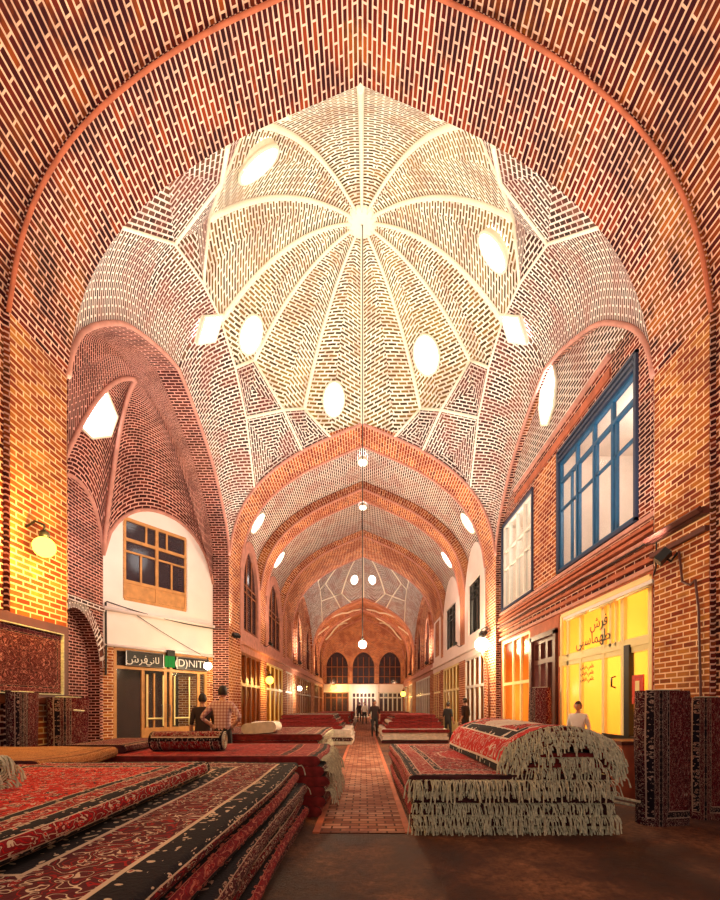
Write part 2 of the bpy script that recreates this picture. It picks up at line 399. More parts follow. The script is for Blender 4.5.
# ---------------------------------------------------------------- domed bay
SIDE = smooth_prof([(0, 9.15), (.7, 8.95), (1.5, 8.62), (2.5, 8.1), (3.3, 7.4), (3.9, 6.7), (4.2, 6.05), (4.28, 5.6)], 20)
def dome_bay(ys, ye, light, bm_dome, bm_pale, skylights):
    yc = (ys+ye)/2; hv = (ye-ys)/2; kv = hv/4.28
    W = lambda x, v, h: Vector((x, yc+v*kv, h+EYE))
    # --- side arch band (panel between the side arch and the rib net)
    up_tr = [(-p.x, -4.28, p.y) for p in reversed(PR) if p.y < 8.1]
    up = [Vector(p) for p in up_tr] + [Vector((-4.05, -4.28, 8.13)), Vector((-3.9, -2.65, 9.65)), Vector((-3.84, -1.27, 10.22)), Vector((-3.84, 0, 10.5))]
    lo = [Vector((-5, -p.x, p.y)) for p in reversed(SIDE)]
    def samp(P, t):
        L = [0]
        for a, b in zip(P, P[1:]): L.append(L[-1]+(b-a).length)
        d = t*L[-1]
        for i in range(len(P)-1):
            if d <= L[i+1]+1e-9:
                return P[i].lerp(P[i+1], (d-L[i])/max(1e-9, L[i+1]-L[i]))
        return P[-1]
    mb = MB()
    for sx in (1, -1):
        for sv in (1, -1):
            def fn(a, b):
                lo_p = samp(lo, a); up_p = samp(up, a)
                p = lo_p.lerp(up_p, b)
                bul = .28*math.sin(PI*b)*min(1, a*2.0)
                p = p+Vector((-bul*.6, 0, bul*.5))
                return W(p.x*sx, p.y*sv, p.z), ((up_p-lo_p).length*b, a*7.2*kv)
            mb.grid(fn, 26, 8)
    o = mb.build('ceiling', bm_pale); struct(o)
    # --- net facets
    N0 = (0, 4.28, 10.56); PR1 = (1.2, 4.28, 10.04); N3 = (2.1, 3.72, 10.72); N2 = (2.75, 3.17, 10.28); P2 = (2.26, 4.28, 9.54)
    P3 = (4.05, 4.28, 8.13); Q = (3.9, 2.65, 9.65); R = (3.84, 1.27, 10.22); N1 = (3.45, 1.95, 11.02); MM = (3.84, 0, 10.5)
    mb = MB(); ribs = MB(); thin = MB()
    sgn = [(a, b) for a in (1, -1) for b in (1, -1)]
    for sx, sv in sgn:
        w = lambda p: W(p[0]*sx, p[1]*sv, p[2])
        def facet(pts, bulge=.12):
            P = [w(p) for p in pts]; c = sum(P, Vector())/len(P)
            n = (P[1]-P[0]).cross(P[2]-P[0]).normalized()
            ref = W(0, 0, 6); n = n if n.dot(c-ref) > 0 else -n
            c2 = c+n*bulge
            ax = (P[1]-P[0]).normalized(); ay = n.cross(ax)
            for i in range(len(P)):
                a, b = P[i], P[(i+1) % len(P)]
                d = (b-a).normalized(); e = (c2-a)-d*(c2-a).dot(d); e.normalize()
                mb.face([a, b, c2], [((q-a).dot(d)+i*.13, (q-a).dot(e)) for q in (a, b, c2)])
        onp = lambda h0, h1: [(p.x, 4.28, p.y) for p in PR if h0 < p.y < h1]
        facet([N3, N2, P2]+list(reversed(onp(9.55, 10.03)))[:]+[PR1]); facet([P2, N2, Q, P3]+list(reversed(onp(8.15, 9.52))), .22); facet([N1, R, Q, N2])
        for pth in ((N1, N2, P2), (Q, N2, N3), (N3, PR1), (R, N1)):
            ribs.tube([w(p) for p in pth], .05, 6)
        thin.tube([w(p) for p in (P3, Q, R, MM)], .035, 6)
    ns = 24
    # --- ribbed dome
    ring = []
    def ringp(az):   # azimuth quarter keys
        pass
    keyq = [(0, Vector(N0)), (15, None), (30, Vector(N3)), (45, None), (60, Vector(N1)), (75, None), (90, Vector(MM))]
    low = {15: Vector(PR1), 45: Vector(N2), 75: Vector(R)}
    def nodepos(k):   # k = 0..23, step 15 deg, az from +v towards +x
        az = (k*15) % 360
        q = az % 360
        sx = 1 if q <= 180 else -1
        qq = q if q <= 180 else 360-q
        sv = 1 if qq <= 90 else -1
        a = qq if qq <= 90 else 180-qq
        p = low[a] if a in low else dict(keyq)[a]
        return Vector((p.x*sx, p.y*sv, p.z))
    AP = 13.15
    def dpos(p, t):
        hz = AP-(AP-p.z)*t**2.15
        return Vector((p.x*t, p.y*t, hz))
    dm = MB(); rb = []
    for g in range(12):
        A, C, B = nodepos(2*g), nodepos(2*g+1), nodepos(2*g+2)
        for half in (0, 1):
            def fn(a, b):
                # a across half gore, b radial
                t = .04+.96*b
                P0, P1_ = (A, C) if half == 0 else (C, B)
                pa, pb = dpos(P0, t), dpos(P1_, t)
                p = pa.lerp(pb, a)
                # gores billow between ribs
                ff = (a if half == 0 else 1-a)
                p = p+Vector((p.x, p.y, 0))*.025*math.sin(PI/2*ff)*t+Vector((0, 0, .16*math.sin(PI/2*ff)*math.sin(PI*min(1, b))))
                wd = (pb-pa).length*ff
                return W(p.x, p.y, p.z), (wd, b*5.2+wd*.55)
            dm.grid(fn, 3, 18)
    o = dm.build('ceiling', bm_dome); struct(o)
    rbm = MB()
    for g in range(12):
        A = nodepos(2*g)
        rbm.tube([W(*(dpos(A, .06+.94*i/16)+Vector((0, 0, -.02)))) for i in range(17)], [.04+.032*i/16 for i in range(17)], 6)
    struct(rbm.build('ceiling', M['gypsum']))
    struct(mb.build('ceiling', bm_pale)); struct(ribs.build(nm('trim'), M['gypsum'])); struct(thin.build(nm('trim'), M['gypsum']))
    # boss
    bs = MB(); c = W(0, 0, AP-.05); bs.lathe([(.02, -.02), (.2, -.03), (.34, .0), (.42, .06), (.42, .14), (.02, .2)], c, 24)
    struct(bs.build(nm('trim'), M['gypsum']))
    # skylights
    for azk, t, ra, rr_ in skylights:
        k = azk
        C = nodepos(k) if k % 2 == 1 else nodepos(k)
        def sp(tt, dd):
            p = dpos(C, tt)
            tang = Vector((-C.y, C.x, 0)).normalized()
            return W(*(p+tang*dd+Vector((p.x, p.y, 0))*.025*tt+Vector((0, 0, .16*math.sin(PI*min(1, tt))))))
        c0 = sp(t, 0); tu = (sp(t+.03, 0)-sp(t-.03, 0)).normalized(); tv = (sp(t, .1)-sp(t, -.1)).normalized()
        skylight(c0, tu, tv, ra, rr_, Vector(W(0, 0, 7)), push=.07)
    return W, nodepos

def skylight(c, tu, tv, ru, rv, toward, sides=20, push=.1):
    n = tu.cross(tv).normalized()
    if n.dot(toward-c) < 0: n = -n
    c = c+n*push
    nmw = nm('window')
    f = MB(); rim = [c+tu*math.cos(2*PI*i/sides)*ru*1.04+tv*math.sin(2*PI*i/sides)*rv*1.04 for i in range(sides+1)]
    f.tube(rim, .04, 6, cap=False)
    for i in range(sides):
        f.face([rim[i], rim[i+1], rim[i+1]-n*.12, rim[i]-n*.12])
    fo = struct(f.build(nmw, M['gypsum']))
    g = MB(); g.face([c+tu*math.cos(2*PI*i/sides)*ru+tv*math.sin(2*PI*i/sides)*rv for i in range(sides)])
    g.build('pane', M['sky_pane'], fo)

W1, _ = dome_bay(Y1, Y2, True, M['brick_dome'], M['brick_pale'],
    [(15, .79, .52, .45), (7, .84, .5, .38), (19, .86, .48, .38), (23, .85, .5, .36), (3, .77, .52, .42)])
# diamond lights in the side bands
for sx in (-1, 1):
    c = W1(sx*4.22, -.1, 10.25); tu = (W1(sx*3.84, -.1, 10.5)-W1(sx*5, -.1, 9.15)).normalized(); tv = Vector((0, 1, 0))
    skylight(c, tu, tv, .5, .36, W1(0, 0, 6), sides=4, push=.16)

# ---------------------------------------------------------------- left alcove of the first bay
YC = (Y1+Y2)/2
def arch_side(x, sgn=1):
    pts = [(YC-p.x, p.y+EYE) for p in reversed(SIDE)] + [(YC+p.x, p.y+EYE) for p in SIDE[1:]]
    return pts
def side_soffit(x0, x1, mat, name):
    mb = MB(); pts = arch_side(x0); pts = [(pts[0][0], 0)]+pts+[(pts[-1][0], 0)]; L = arclen(pts); n = len(pts)-1
    mb.grid(lambda a, b: ((x0+(x1-x0)*b, pts[round(a*n)][0], pts[round(a*n)][1]), (b*abs(x1-x0), L[round(a*n)])), n, 2)
    return struct(mb.build(name, M[mat]))
side_soffit(-5, -5.6, 'brick_dark', 'wall_left')
m = MB(); m.tube([(-4.99, y, z) for y, z in arch_side(-5)], .05, 6); m.tube([(4.99, y, z) for y, z in arch_side(5)], .05, 6)
struct(m.build(nm('trim'), M['pinkband']))

AW = [(-5.6, Y1), (-7.8, YC-1.2), (-7.8, YC+1.2), (-5.6, Y2)]   # plan corners of the alcove
def wall_arch(hs, ha, n=14):   # lunette outline 0..1 -> height
    return lambda t: hs+(ha-hs)*(1-abs(2*t-1)**2.2)**.62
segs = [(AW[0], AW[1], wall_arch(4.55, 6.45)), (AW[1], AW[2], wall_arch(4.55, 6.2)), (AW[2], AW[3], wall_arch(4.55, 6.5))]
# alcove vault: every boundary point rises to the high point
mb = MB(); CT = Vector((-6.15, YC, 8.9+EYE))
def vault_from(bfn, n, plen, uo):
    def fn(a, b):
        B = bfn(a); t = b
        p = Vector((B.x+(CT.x-B.x)*t, B.y+(CT.y-B.y)*t, B.z+(CT.z-B.z)*math.sin(t*PI/2)**.9))
        return p, (a*plen*(1-.5*b)+uo, b*4.2)
    mb.grid(fn, n, 12)
for (a, b, hf) in segs:
    A, B = Vector((*a, 0)), Vector((*b, 0)); pl = (B-A).length
    vault_from(lambda t, A=A, B=B, hf=hf: A.lerp(B, t)+Vector((0, 0, hf(t)+EYE)), 20, pl, 0)
fa = arch_side(-5.6)
vault_from(lambda t: Vector((-5.6, *fa[round(t*(len(fa)-1))])), len(fa)-1, 12, 0)
for yy in (Y1, Y2):
    vault_from(lambda t, yy=yy: Vector((-5.6, yy, (4.5+1.15*t)+EYE)), 2, 1, 0)
struct(mb.build('ceiling', M['brick_dark']))
# pale ribs of the alcove vault
m = MB()
for (a, b, hf) in segs:
    A, B = Vector((*a, 0)), Vector((*b, 0))
    m.tube([A.lerp(B, i/20)+Vector((0, 0, hf(i/20)+EYE-.03)) for i in range(21)], .06, 6)
for c in AW[1:3]:
    m.tube([Vector((c[0]+(CT.x-c[0])*t, c[1]+(CT.y-c[1])*t, 4.55+EYE+(CT.z-4.55-EYE)*math.sin(t*PI/2)**.9-.04)) for t in [i/14 for i in range(15)]], .06, 6)
struct(m.build(nm('trim'), M['pinkband']))
# big daylight opening in the alcove vault
c0 = Vector((-7.0, YC-.62, 0)); tt = (7.8-7.0)/(7.8-6.15)
def av(y, t):
    B = Vector((-7.8, y, segs[1][2]((y-AW[1][1])/2.4)+EYE)); return Vector((B.x+(CT.x-B.x)*t, B.y+(CT.y-B.y)*t, B.z+(CT.z-B.z)*math.sin(t*PI/2)**.9))
c0 = av(YC-.6, .4); tu = (av(YC-.6, .5)-av(YC-.6, .3)).normalized(); tv = Vector((0, 1, 0))
skylight(c0, tu, tv, .62, .8, Vector((-5, YC-3, 2)), sides=7, push=.1)

# --- diagonal wall with the white plaster window and the shop
DA = Vector((-7.8, YC+1.2, 0)); DB = Vector((-5.6, Y2, 0)); DU = (DB-DA).normalized(); DL = (DB-DA).length; DN = Vector((DU.y, -DU.x, 0))
def D3(s, z, t=0): return DA+DU*s+DN*(-t)+Vector((0, 0, z))      # t>0 goes behind the face
hf = segs[2][2]
lun = [(DL*i/20, hf(i/20)+EYE-.02) for i in range(21)]
win = [(.6, 4.8), (2.72, 4.8), (2.72, 7.38), (.6, 7.38)]
mb = MB(); mb.slab(D3, [(0, 3.3)]+lun+[(DL, 3.3)], [win], 0, .3); struct(mb.build('wall_left', M['plaster']))
mb = MB(); mb.tube([D3(0, 4.42, -.06), D3(DL, 4.42, -.06)], .07, 6); mb.tube([D3(0, 3.32, -.04), D3(DL, 3.32, -.04)], .05, 6); struct(mb.build(nm('trim'), M['plaster']))
mb = MB(); pass
def lat(name, P3, w, h, xs, zs, bar, mf, mp, dep=.08, label=None, pane_rows=None, extra=None, struct_=True, cat='window'):
    """rectangular glazed frame in the plane P3(s, z, t): verticals at xs, horizontals at zs"""
    f = MB()
    def bx(s0, s1, z0, z1, t0, t1):
        P = [P3(s, z, t) for z in (z0, z1) for t in (t0, t1) for s in (s0, s1)]
        for q in ((0, 1, 3, 2), (4, 5, 7, 6), (0, 1, 5, 4), (2, 3, 7, 6), (0, 2, 6, 4), (1, 3, 7, 5)): f.face([P[i] for i in q])
    for x in xs: bx(x-bar/2, x+bar/2, zs[0], zs[-1], 0, dep)
    for z in zs: bx(xs[0], xs[-1], z-bar/2, z+bar/2, -.005, dep+.005)
    if extra:
        for (s0, s1, z0, z1, b) in extra: bx(s0, s1, z0, z1, .01, dep-.01)
    o = f.build(name, M[mf])
    if struct_: struct(o)
    g = MB(); g.face([P3(xs[0], zs[0], dep*.6), P3(xs[-1], zs[0], dep*.6), P3(xs[-1], zs[-1], dep*.6), P3(xs[0], zs[-1], dep*.6)])
    g.build('pane', M[mp], o)
    return o
w = lat(nm('window'), D3, 0, 0, [.62, 1.66, 2.7], [4.84, 5.4, 6.72, 7.36], .1, 'wood', 'glass_dark',
        extra=[(1.11, 1.17, 5.4, 6.35, 0), (2.15, 2.21, 5.4, 6.35, 0), (.62, 2.7, 6.32, 6.38, 0), (1.28, 1.34, 6.72, 7.36, 0), (1.98, 2.04, 6.72, 7.36, 0)])
p = MB()
for s0, s1 in ((.68, 1.61), (1.71, 2.65)):
    for z0, z1 in ((4.9, 5.36),):
        P3_ = [D3(s0, z0, .02), D3(s1, z0, .02), D3(s1, z1, .02), D3(s0, z1, .02)]; p.face(P3_)
p.build('lower_panel', M['wood'], w)
# dark room behind window, and shop room
def room(P3, s0, s1, z0, z1, dep, mat, name='wall_left'):
    b = MB(); q = lambda s, z, t: P3(s, z, t)
    b.face([q(s0, z0, dep), q(s1, z0, dep), q(s1, z1, dep), q(s0, z1, dep)])
    b.face([q(s0, z0, .1), q(s0, z0, dep), q(s0, z1, dep), q(s0, z1, .1)]); b.face([q(s1, z0, .1), q(s1, z0, dep), q(s1, z1, dep), q(s1, z1, .1)])
    b.face([q(s0, z0, .1), q(s1, z0, .1), q(s1, z0, dep), q(s0, z0, dep)]); b.face([q(s0, z1, .1), q(s1, z1, .1), q(s1, z1, dep), q(s0, z1, dep)])
    return struct(b.build(name, M[mat]))
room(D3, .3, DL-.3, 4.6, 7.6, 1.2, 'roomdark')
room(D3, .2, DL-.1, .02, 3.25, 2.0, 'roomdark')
mb = MB(); mb.slab(D3, [(0, 0), (.3, 0), (.3, 3.3), (0, 3.3)], [], 0, .3); mb.slab(D3, [(3.55, 0), (DL, 0), (DL, 3.3), (3.55, 3.3)], [], 0, .3); struct(mb.build('wall_left', M['brick_pier']))
so = lat(nm('door'), D3, 0, 0, [.34, 1.2, 1.95, 2.15, 3.2, 3.5], [.02, 2.68, 3.24], .1, 'wood', 'glass', extra=[(1.2, 3.5, .02, .75, 0), (1.3, 1.38, .75, 2.5, 0), (1.55, 1.6, .75, 2.55, 0)])
m = MB()
for s in (1.3, 2.25):
    m.tube([D3(s, .8, -.04), D3(s, 2.5, -.04)], .03, 4); m.tube([D3(s+.55, .8, -.04), D3(s+.55, 2.5, -.04)], .03, 4); m.tube([D3(s, 1.05, -.04), D3(s+.55, 1.05, -.04)], .03, 4)
m.build('door_leaf', M['cream'], so)
m = MB()
for s in (1.78, 2.05): m.tube([D3(s, 1.1, -.05), D3(s, 1.1, -.12), D3(s, 1.5, -.12), D3(s, 1.5, -.05)], .02, 5)
m.build('handle', M['steel'], so)
# shop signs over the door
def signboard(name, label, s0, s1, z0, z1, txts, board, txtmat, size):
    b = MB(); b.slab(D3, [(s0, z0), (s1, z0), (s1, z1), (s0, z1)], [], -.1, -.03)
    t = b.build(name, M[board]); tag(t, label, 'sign')
    fr = MB()
    for a, c in (((s0, z0), (s1, z0)), ((s0, z1), (s1, z1)), ((s0, z0), (s0, z1)), ((s1, z0), (s1, z1))): fr.tube([D3(*a, -.11), D3(*c, -.11)], .02, 4)
    fr.build('sign_frame', M['steel'], t)
    for (tx, s, z, sz) in txts: text(tx, D3(s, z, -.115), DU, Vector((0, 0, 1)), sz, M[txtmat], t)
    return t
def text(body, pos, ux, uy, size, mat, parent, name='lettering', align='CENTER', ext=.004):
    cu = bpy.data.curves.new('t', 'FONT'); cu.body = body; cu.size = size; cu.align_x = align; cu.align_y = 'CENTER'; cu.extrude = ext
    o = bpy.data.objects.new('t', cu); COL.objects.link(o)
    dg = bpy.context.evaluated_depsgraph_get(); me = bpy.data.meshes.new_from_object(o.evaluated_get(dg))
    bpy.data.objects.remove(o)
    uz = ux.cross(uy); mt = Matrix((ux, uy, uz)).transposed().to_4x4(); mt.translation = pos
    me.transform(mt); me.materials.clear(); me.materials.append(mat)
    r = bpy.data.objects.new(name, me); COL.objects.link(r); r.parent = parent; return r
signboard('shop_sign', 'dark glass shop sign with pale letters over the open doorway', .62, 1.82, 2.74, 3.2, [('\uFEB5\uFEAE\uFED3', .95, 2.95, .34), ('\uFEF2\uFEE7\uFE8E\uFEDF', 1.45, 2.95, .3)], 'black', 'palegrey', .3)
signboard('shop_sign', 'dark shop sign lettered in white beside the small green light', 2.3, 3.5, 2.74, 3.16, [('(D)NITM', 2.9, 2.95, .36)], 'black', 'palegrey', .3)
g = thing('green_light', 'small green glowing light box between the two signs above the left shop', 'light', D3(2.06, 2.76, -.1))
b = MB()
for s in (1.9, 2.02, 2.14): b.slab(D3, [(s, 2.78), (s+.08, 2.78), (s+.08, 3.16), (s, 3.16)], [], -.12, -.06)
o = b.build('tube', M['green'], g); o.matrix_parent_inverse = g.matrix_basis.inverted()
b = MB(); b.slab(D3, [(1.94, 3.16), (2.2, 3.16), (2.2, 3.36), (1.94, 3.36)], [], -.16, -.03); o = b.build('housing', M['black'], g); o.matrix_parent_inverse = g.matrix_basis.inverted()

# --- back wall of the alcove with the low arch, front diagonal
def X3(x0, sg=-1): return lambda y, z, t=0: Vector((x0+sg*t, y, z))
B3 = X3(-7.8)
def parch(c, hw, zs, za, n=14):   # pointed arch outline from (c-hw,zs) over apex to (c+hw,zs)
    L = []
    for i in range(n+1):
        t = i/n; x = hw*(1-t); L.append((c-x, zs+(za-zs)*(1-(x/hw)**1.9)**.6*(1) if x < hw else zs))
    return L+[(2*c-x, z) for x, z in reversed(L[:-1])]
lb = [(AW[1][1]+2.4*i/20, segs[1][2](i/20)+EYE-.02) for i in range(21)]
ar = [(YC-1.05, 0)]+parch(YC, 1.05, 2.6, 4.15)+[(YC+1.05, 0)]
mb = MB(); mb.slab(B3, [(AW[1][1], 0)]+lb+[(AW[2][1], 0)], [[(a, max(b, .01)) for a, b in ar]], 0, .35)
mb.face([(-8.15, YC-1.2, 0), (-8.15, YC+1.2, 0), (-8.15, YC+1.2, 5), (-8.15, YC-1.2, 5)])
struct(mb.build('wall_left', M['brick_dark']))
mb = MB(); sp = ar[1:-1]
for i in range(len(sp)-1):
    a, b_ = Vector((0, *sp[i])), Vector((0, *sp[i+1])); cc = Vector((0, YC, 2.4))
    na = (a-cc).normalized(); nb = (b_-cc).normalized()
    q = [a, b_, b_+nb*.32, a+na*.32]; mb.face([p+Vector((-7.78, 0, 0)) for p in q], [(0, i*.15), (0, i*.15+.15), (.32, i*.15+.15), (.32, i*.15)])
mb.box((-7.8, YC-1.2, 4.3), (-7.72, YC+1.2, 4.42))
struct(mb.build(nm('trim'), M['brick_pale']))
mb = MB(); F3 = lambda s, z, t=0: Vector((AW[0][0]+(AW[1][0]-AW[0][0])*s, AW[0][1]+(AW[1][1]-AW[0][1])*s, z))
mb.face([F3(0, 0), F3(1, 0)]+[F3(1-i/20, segs[0][2](1-i/20)+EYE) for i in range(21)], [(0, 0), (3.7, 0)]+[(3.7*(1-i/20), segs[0][2](1-i/20)+EYE) for i in range(21)])
struct(mb.build('wall_left', M['brick_dark']))

# piers left and right of the first bay
for s in (-1,):
    m = MB(); m.box((-6.9, YF-1.5, 0), (-5.12, YF, 12)); m.box((-6.9, YF+.006, 0), (-5.0, Y1-.004, 7.1)); struct(m.build('wall_left', M['brick_pier']))
m = MB(); m.box((-6.9, Y2+.01, 0), (-5.004, 17.0, 7.1)); m.box((-5.62, Y2+.01, 0), (-5.004, Y2+.3, 7.1)); struct(m.build('wall_left', M['brick_pier']))
m = MB(); m.box((5.0, YF+.006, 0), (6.4, Y1-.004, 7.1)); struct(m.build('wall_right', M['brick_pier']))
m = MB(); m.box((5.004, Y2+.01, 0), (6.4, 17.0, 7.1)); struct(m.build('wall_right', M['brick_pier']))
for s, n_ in ((-1, 'wall_left'), (1, 'wall_right')):
    m = MB(); m.face([(s*5.1, -3.5, 0), (s*5.1, YF, 0), (s*5.1, YF, 8), (s*5.1, -3.5, 8)]); struct(m.build(n_, M['brick_pier']))

# ---------------------------------------------------------------- right wall of the first bay
XR = 5.18
R3 = X3(XR, 1)
def RY(px, X=5.0): return X*420/(px-366)
side_soffit(5.0, XR, 'brick_red', 'wall_right')
pts = arch_side(5)
LZ = 8.75
W_A = (7.88, 11.0, 5.0, 8.08); W_B = (12.72, 15.45, 5.0, 8.0)
# upper lunette in pale brick, the wall below in red brick
up = [(y, z) for y, z in pts if z > LZ]
mb = MB(); mb.slab(R3, [(up[0][0], LZ)]+up+[(up[-1][0], LZ)], [], 0, .3); struct(mb.build('wall_right', M['brick_pale']))
lowp = [(y, z) for y, z in pts if z <= LZ and y < YC]; hip = [(y, z) for y, z in pts if z <= LZ and y > YC]
rect = lambda w: [(w[0], w[2]), (w[1], w[2]), (w[1], w[3]), (w[0], w[3])]
S1 = (RY(657, XR), RY(563, XR), .02, 3.84); SD = (11.22, 12.68, .02, 3.4); S2 = (12.95, 15.5, .02, 3.8)
mb = MB(); mb.slab(R3, [(Y1, 3.9)]+lowp+[(up[0][0], LZ), (up[-1][0], LZ)]+hip+[(Y2, 3.9)], [rect(W_A), rect(W_B)], 0, .3, 0, 1)
struct(mb.build('wall_right', [M['brick_red'], M['roompale']]))
mb = MB(); mb.slab(R3, [(Y1, 0), (Y2, 0), (Y2, 3.9), (Y1, 3.9)], [rect(S1), rect(SD), rect(S2)], 0, .3); struct(mb.build('wall_right', M['terracotta']))
mb = MB(); mb.slab(R3, [(11.1, 4.95), (12.6, 4.95), (12.6, 8.2), (11.1, 8.2)], [], -.03, .0); struct(mb.build('wall_right', M['brick_orange']))
# mouldings between shop fronts and windows
for z0, z1, out, mt in ((3.88, 3.95, .08, 'pinkband'), (4.05, 4.14, .05, 'terracotta'), (4.24, 4.31, .1, 'terracotta'), (4.38, 4.44, .14, 'pinkband'), (4.52, 4.58, .14, 'terracotta'), (4.66, 4.72, .1, 'terracotta'), (4.82, 4.9, .06, 'pinkband'), (8.3, 8.5, .04, 'terracotta'), (8.7, 8.78, .08, 'pinkband')):
    mb = MB(); ylo, yhi = (Y1, Y2) if z0 < 8 else (8.7, 14.2); mb.box((XR-out, ylo, z0), (XR, yhi, z1)); struct(mb.build(nm('trim'), M[mt]))
mb = MB(); mb.tube([(4.86, YF, 4.3), (4.86, Y1+.03, 4.3)], .05, 4); mb.box((4.9, YF, 4.24), (5.0, Y1+.02, 4.34)); mb.box((4.93, YF, 4.0), (5.0, Y1+.02, 4.07)); struct(mb.build(nm('trim'), M['wood_dark']))
# big blue window
y0, y1, z0, z1 = W_A
w = lat(nm('window'), R3, 0, 0, [y0+.04, y0+.8, y0+1.5, y0+2.25, y1-.04], [z0+.04, z0+2.3, z1-.3], .07, 'blue', 'glass_blue', dep=.08,
        extra=[(y0, y1, z0+1.55, z0+1.6, 0), (y0+.65, y0+.7, z0, z0+2.3, 0), (y0+1.38, y0+1.43, z0, z0+2.3, 0), (y0+2.13, y0+2.18, z0, z0+2.3, 0), (y0+2.5, y0+2.55, z0, z0+2.3, 0)])
f = MB(); 
for a, b_, c, d in ((y0-.05, y0+.02, z0-.05, z1+.05), (y1-.02, y1+.08, z0-.05, z1+.05), (y0, y1, z1-.26, z1-.2), (y0, y1, z1-.13, z1-.07), (y0-.05, y1+.05, z1, z1+.06), (y0-.05, y1+.05, z0-.06, z0+.01)):
    f.box((XR-.06, a, c), (XR+.1, b_, d))
f.build('outer_frame', M['navy'], w)
room(R3, y0-.05, y1+.2, z0-.05, z1+.05, 2.2, 'roompale', 'wall_right')
# second window
y0, y1, z0, z1 = W_B
w = lat(nm('window'), R3, 0, 0, [y0+.05, y0+.75, y0+1.4, y0+2.1, y1-.05], [z0+.05, z0+2.05, z1-.05], .06, 'palegrey', 'glass_blue', dep=.12, extra=[(y0, y1, z0+1.4, z0+1.45, 0)])
f = MB()
for a, b_, c, d in ((y0-.08, y0+.02, z0-.05, z1+.05), (y1-.02, y1+.08, z0-.05, z1+.05), (y0-.05, y1+.05, z1-.02, z1+.08), (y0-.05, y1+.05, z0-.06, z0+.01)): f.box((XR-.06, a, c), (XR+.1, b_, d))
f.build('outer_frame', M['navy'], w)
room(R3, y0-.05, y1+.05, z0-.05, z1+.05, 1.5, 'roompale', 'wall_right')
# skylight in the lunette
skylight(Vector((XR, YC+.15, 10.05)), Vector((0, 0, 1)), Vector((0, 1, 0)), .78, .5, Vector((0, YC, 9)), sides=8, push=.06)

# yellow shop front
y0, y1, z0, z1 = S1
zt = 2.66
w = lat(nm('door'), R3, 0, 0, [y0+.05, y0+.85, 9.0, 9.95, y1-.12], [.05, zt, z1-.04], .1, 'cream', 'glass_amber', dep=.1,
        extra=[(y0, y1, zt-.16, zt+.12, 0), (y0, y1, .04, .75, 0), (8.35, 8.4, zt, z1, 0), (8.55, 8.6, zt, z1, 0), (8.72, 8.8, zt, z1, 0), (9.0, 9.08, zt, z1, 0), (y1-.5, y1-.42, .05, z1, 0)])
m = MB(); m.box((XR-.04, 8.06, .05), (XR+.08, 8.22, zt)); m.box((XR-.03, y0+.1, .8), (XR+.02, 9.0, .9)); m.build('dark_rail', M['black'], w)
m = MB(); m.box((XR-.02, 7.5, .1), (XR+.02, 8.9, .75)); m.build('lower_panel', M['wood'], w)
room(R3, y0-.2, y1+.1, .02, z1+.1, 2.4, 'roomwarm', 'wall_right')
ux = Vector((0, -1, 0)); uz = Vector((0, 0, 1))
text('\uFEB5\uFEAE\uFED3', (XR-.01, 9.15, 3.3), ux, uz, .34, M['textdark'], w)
text('\uFBFD\uFE92\uFEB3\uFE8E\uFEE4\uFEEC\uFEC3', (XR-.01, 9.42, 2.98), ux, uz, .36, M['textdark'], w)
for i in range(3): text('\uFEB5\uFEAE\uFED3 \uFEF2\uFEE4\uFEE0\uFECB'[::1], (XR-.01, 9.62, 2.38-i*.14), ux, uz, .13, M['textdark'], w)
sgn_ = MB(); sgn_.box((XR-.03, 7.66, 1.52), (XR-.005, 7.98, 2.06)); t = sgn_.build('poster', M['signred']); tag(t, 'small red poster stuck on the yellow shop glass', 'poster')
m = MB(); m.box((XR-.035, 7.76, 1.75), (XR-.03, 7.88, 1.95)); m.build('printed_mark', M['cream'], t)
m = MB(); m.tube([(XR-.02, 8.52, 1.85), (XR-.1, 8.52, 1.88), (XR-.1, 8.52, 2.05), (XR-.02, 8.52, 2.08)], .018, 6); m.build('handle', M['black'], w)
# fluorescent light strip over the yellow shop
t = thing('strip_light', 'long pale strip light fixed above the yellow shop front', 'light', (XR-.14, 8.9, 3.62))
m = MB(); m.box((-.05, -1.7, -.03), (.06, 1.5, .04)); m.build('housing', M['white'], t)
m = MB()
for a in (-1.6, -.6, .45): m.tube([(-.03, a, -.06), (-.03, a+.9, -.06)], .025, 8)
m.build('tube', M['cream'], t)
# dark doorway
y0, y1, z0, z1 = SD
w = lat(nm('door'), R3, 0, 0, [y0+.05, y0+.55, y1-.45, y1-.05], [.03, 2.75, z1-.05], .14, 'wood_dark', 'glass', dep=.14)
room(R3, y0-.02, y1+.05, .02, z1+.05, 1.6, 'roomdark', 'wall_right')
f = MB(); f.box((XR-.08, y0-.14, 0), (XR, y0+.02, z1+.1)); f.box((XR-.08, y1-.02, 0), (XR, y1+.14, z1+.1)); f.box((XR-.08, y0-.14, z1), (XR, y1+.14, z1+.14)); f.build('door_frame', M['wood_dark'], w)
# second shop front
y0, y1, z0, z1 = S2
w = lat(nm('door'), R3, 0, 0, [y0+.05, y0+.8, y0+1.5, y1-.05], [.03, 2.25, z1-.04], .1, 'cream', 'glass_brown', dep=.1, extra=[(y0, y1, .03, .7, 0)])
room(R3, y0-.1, y1+.1, .02, z1+.05, 1.5, 'roomwarm', 'wall_right')
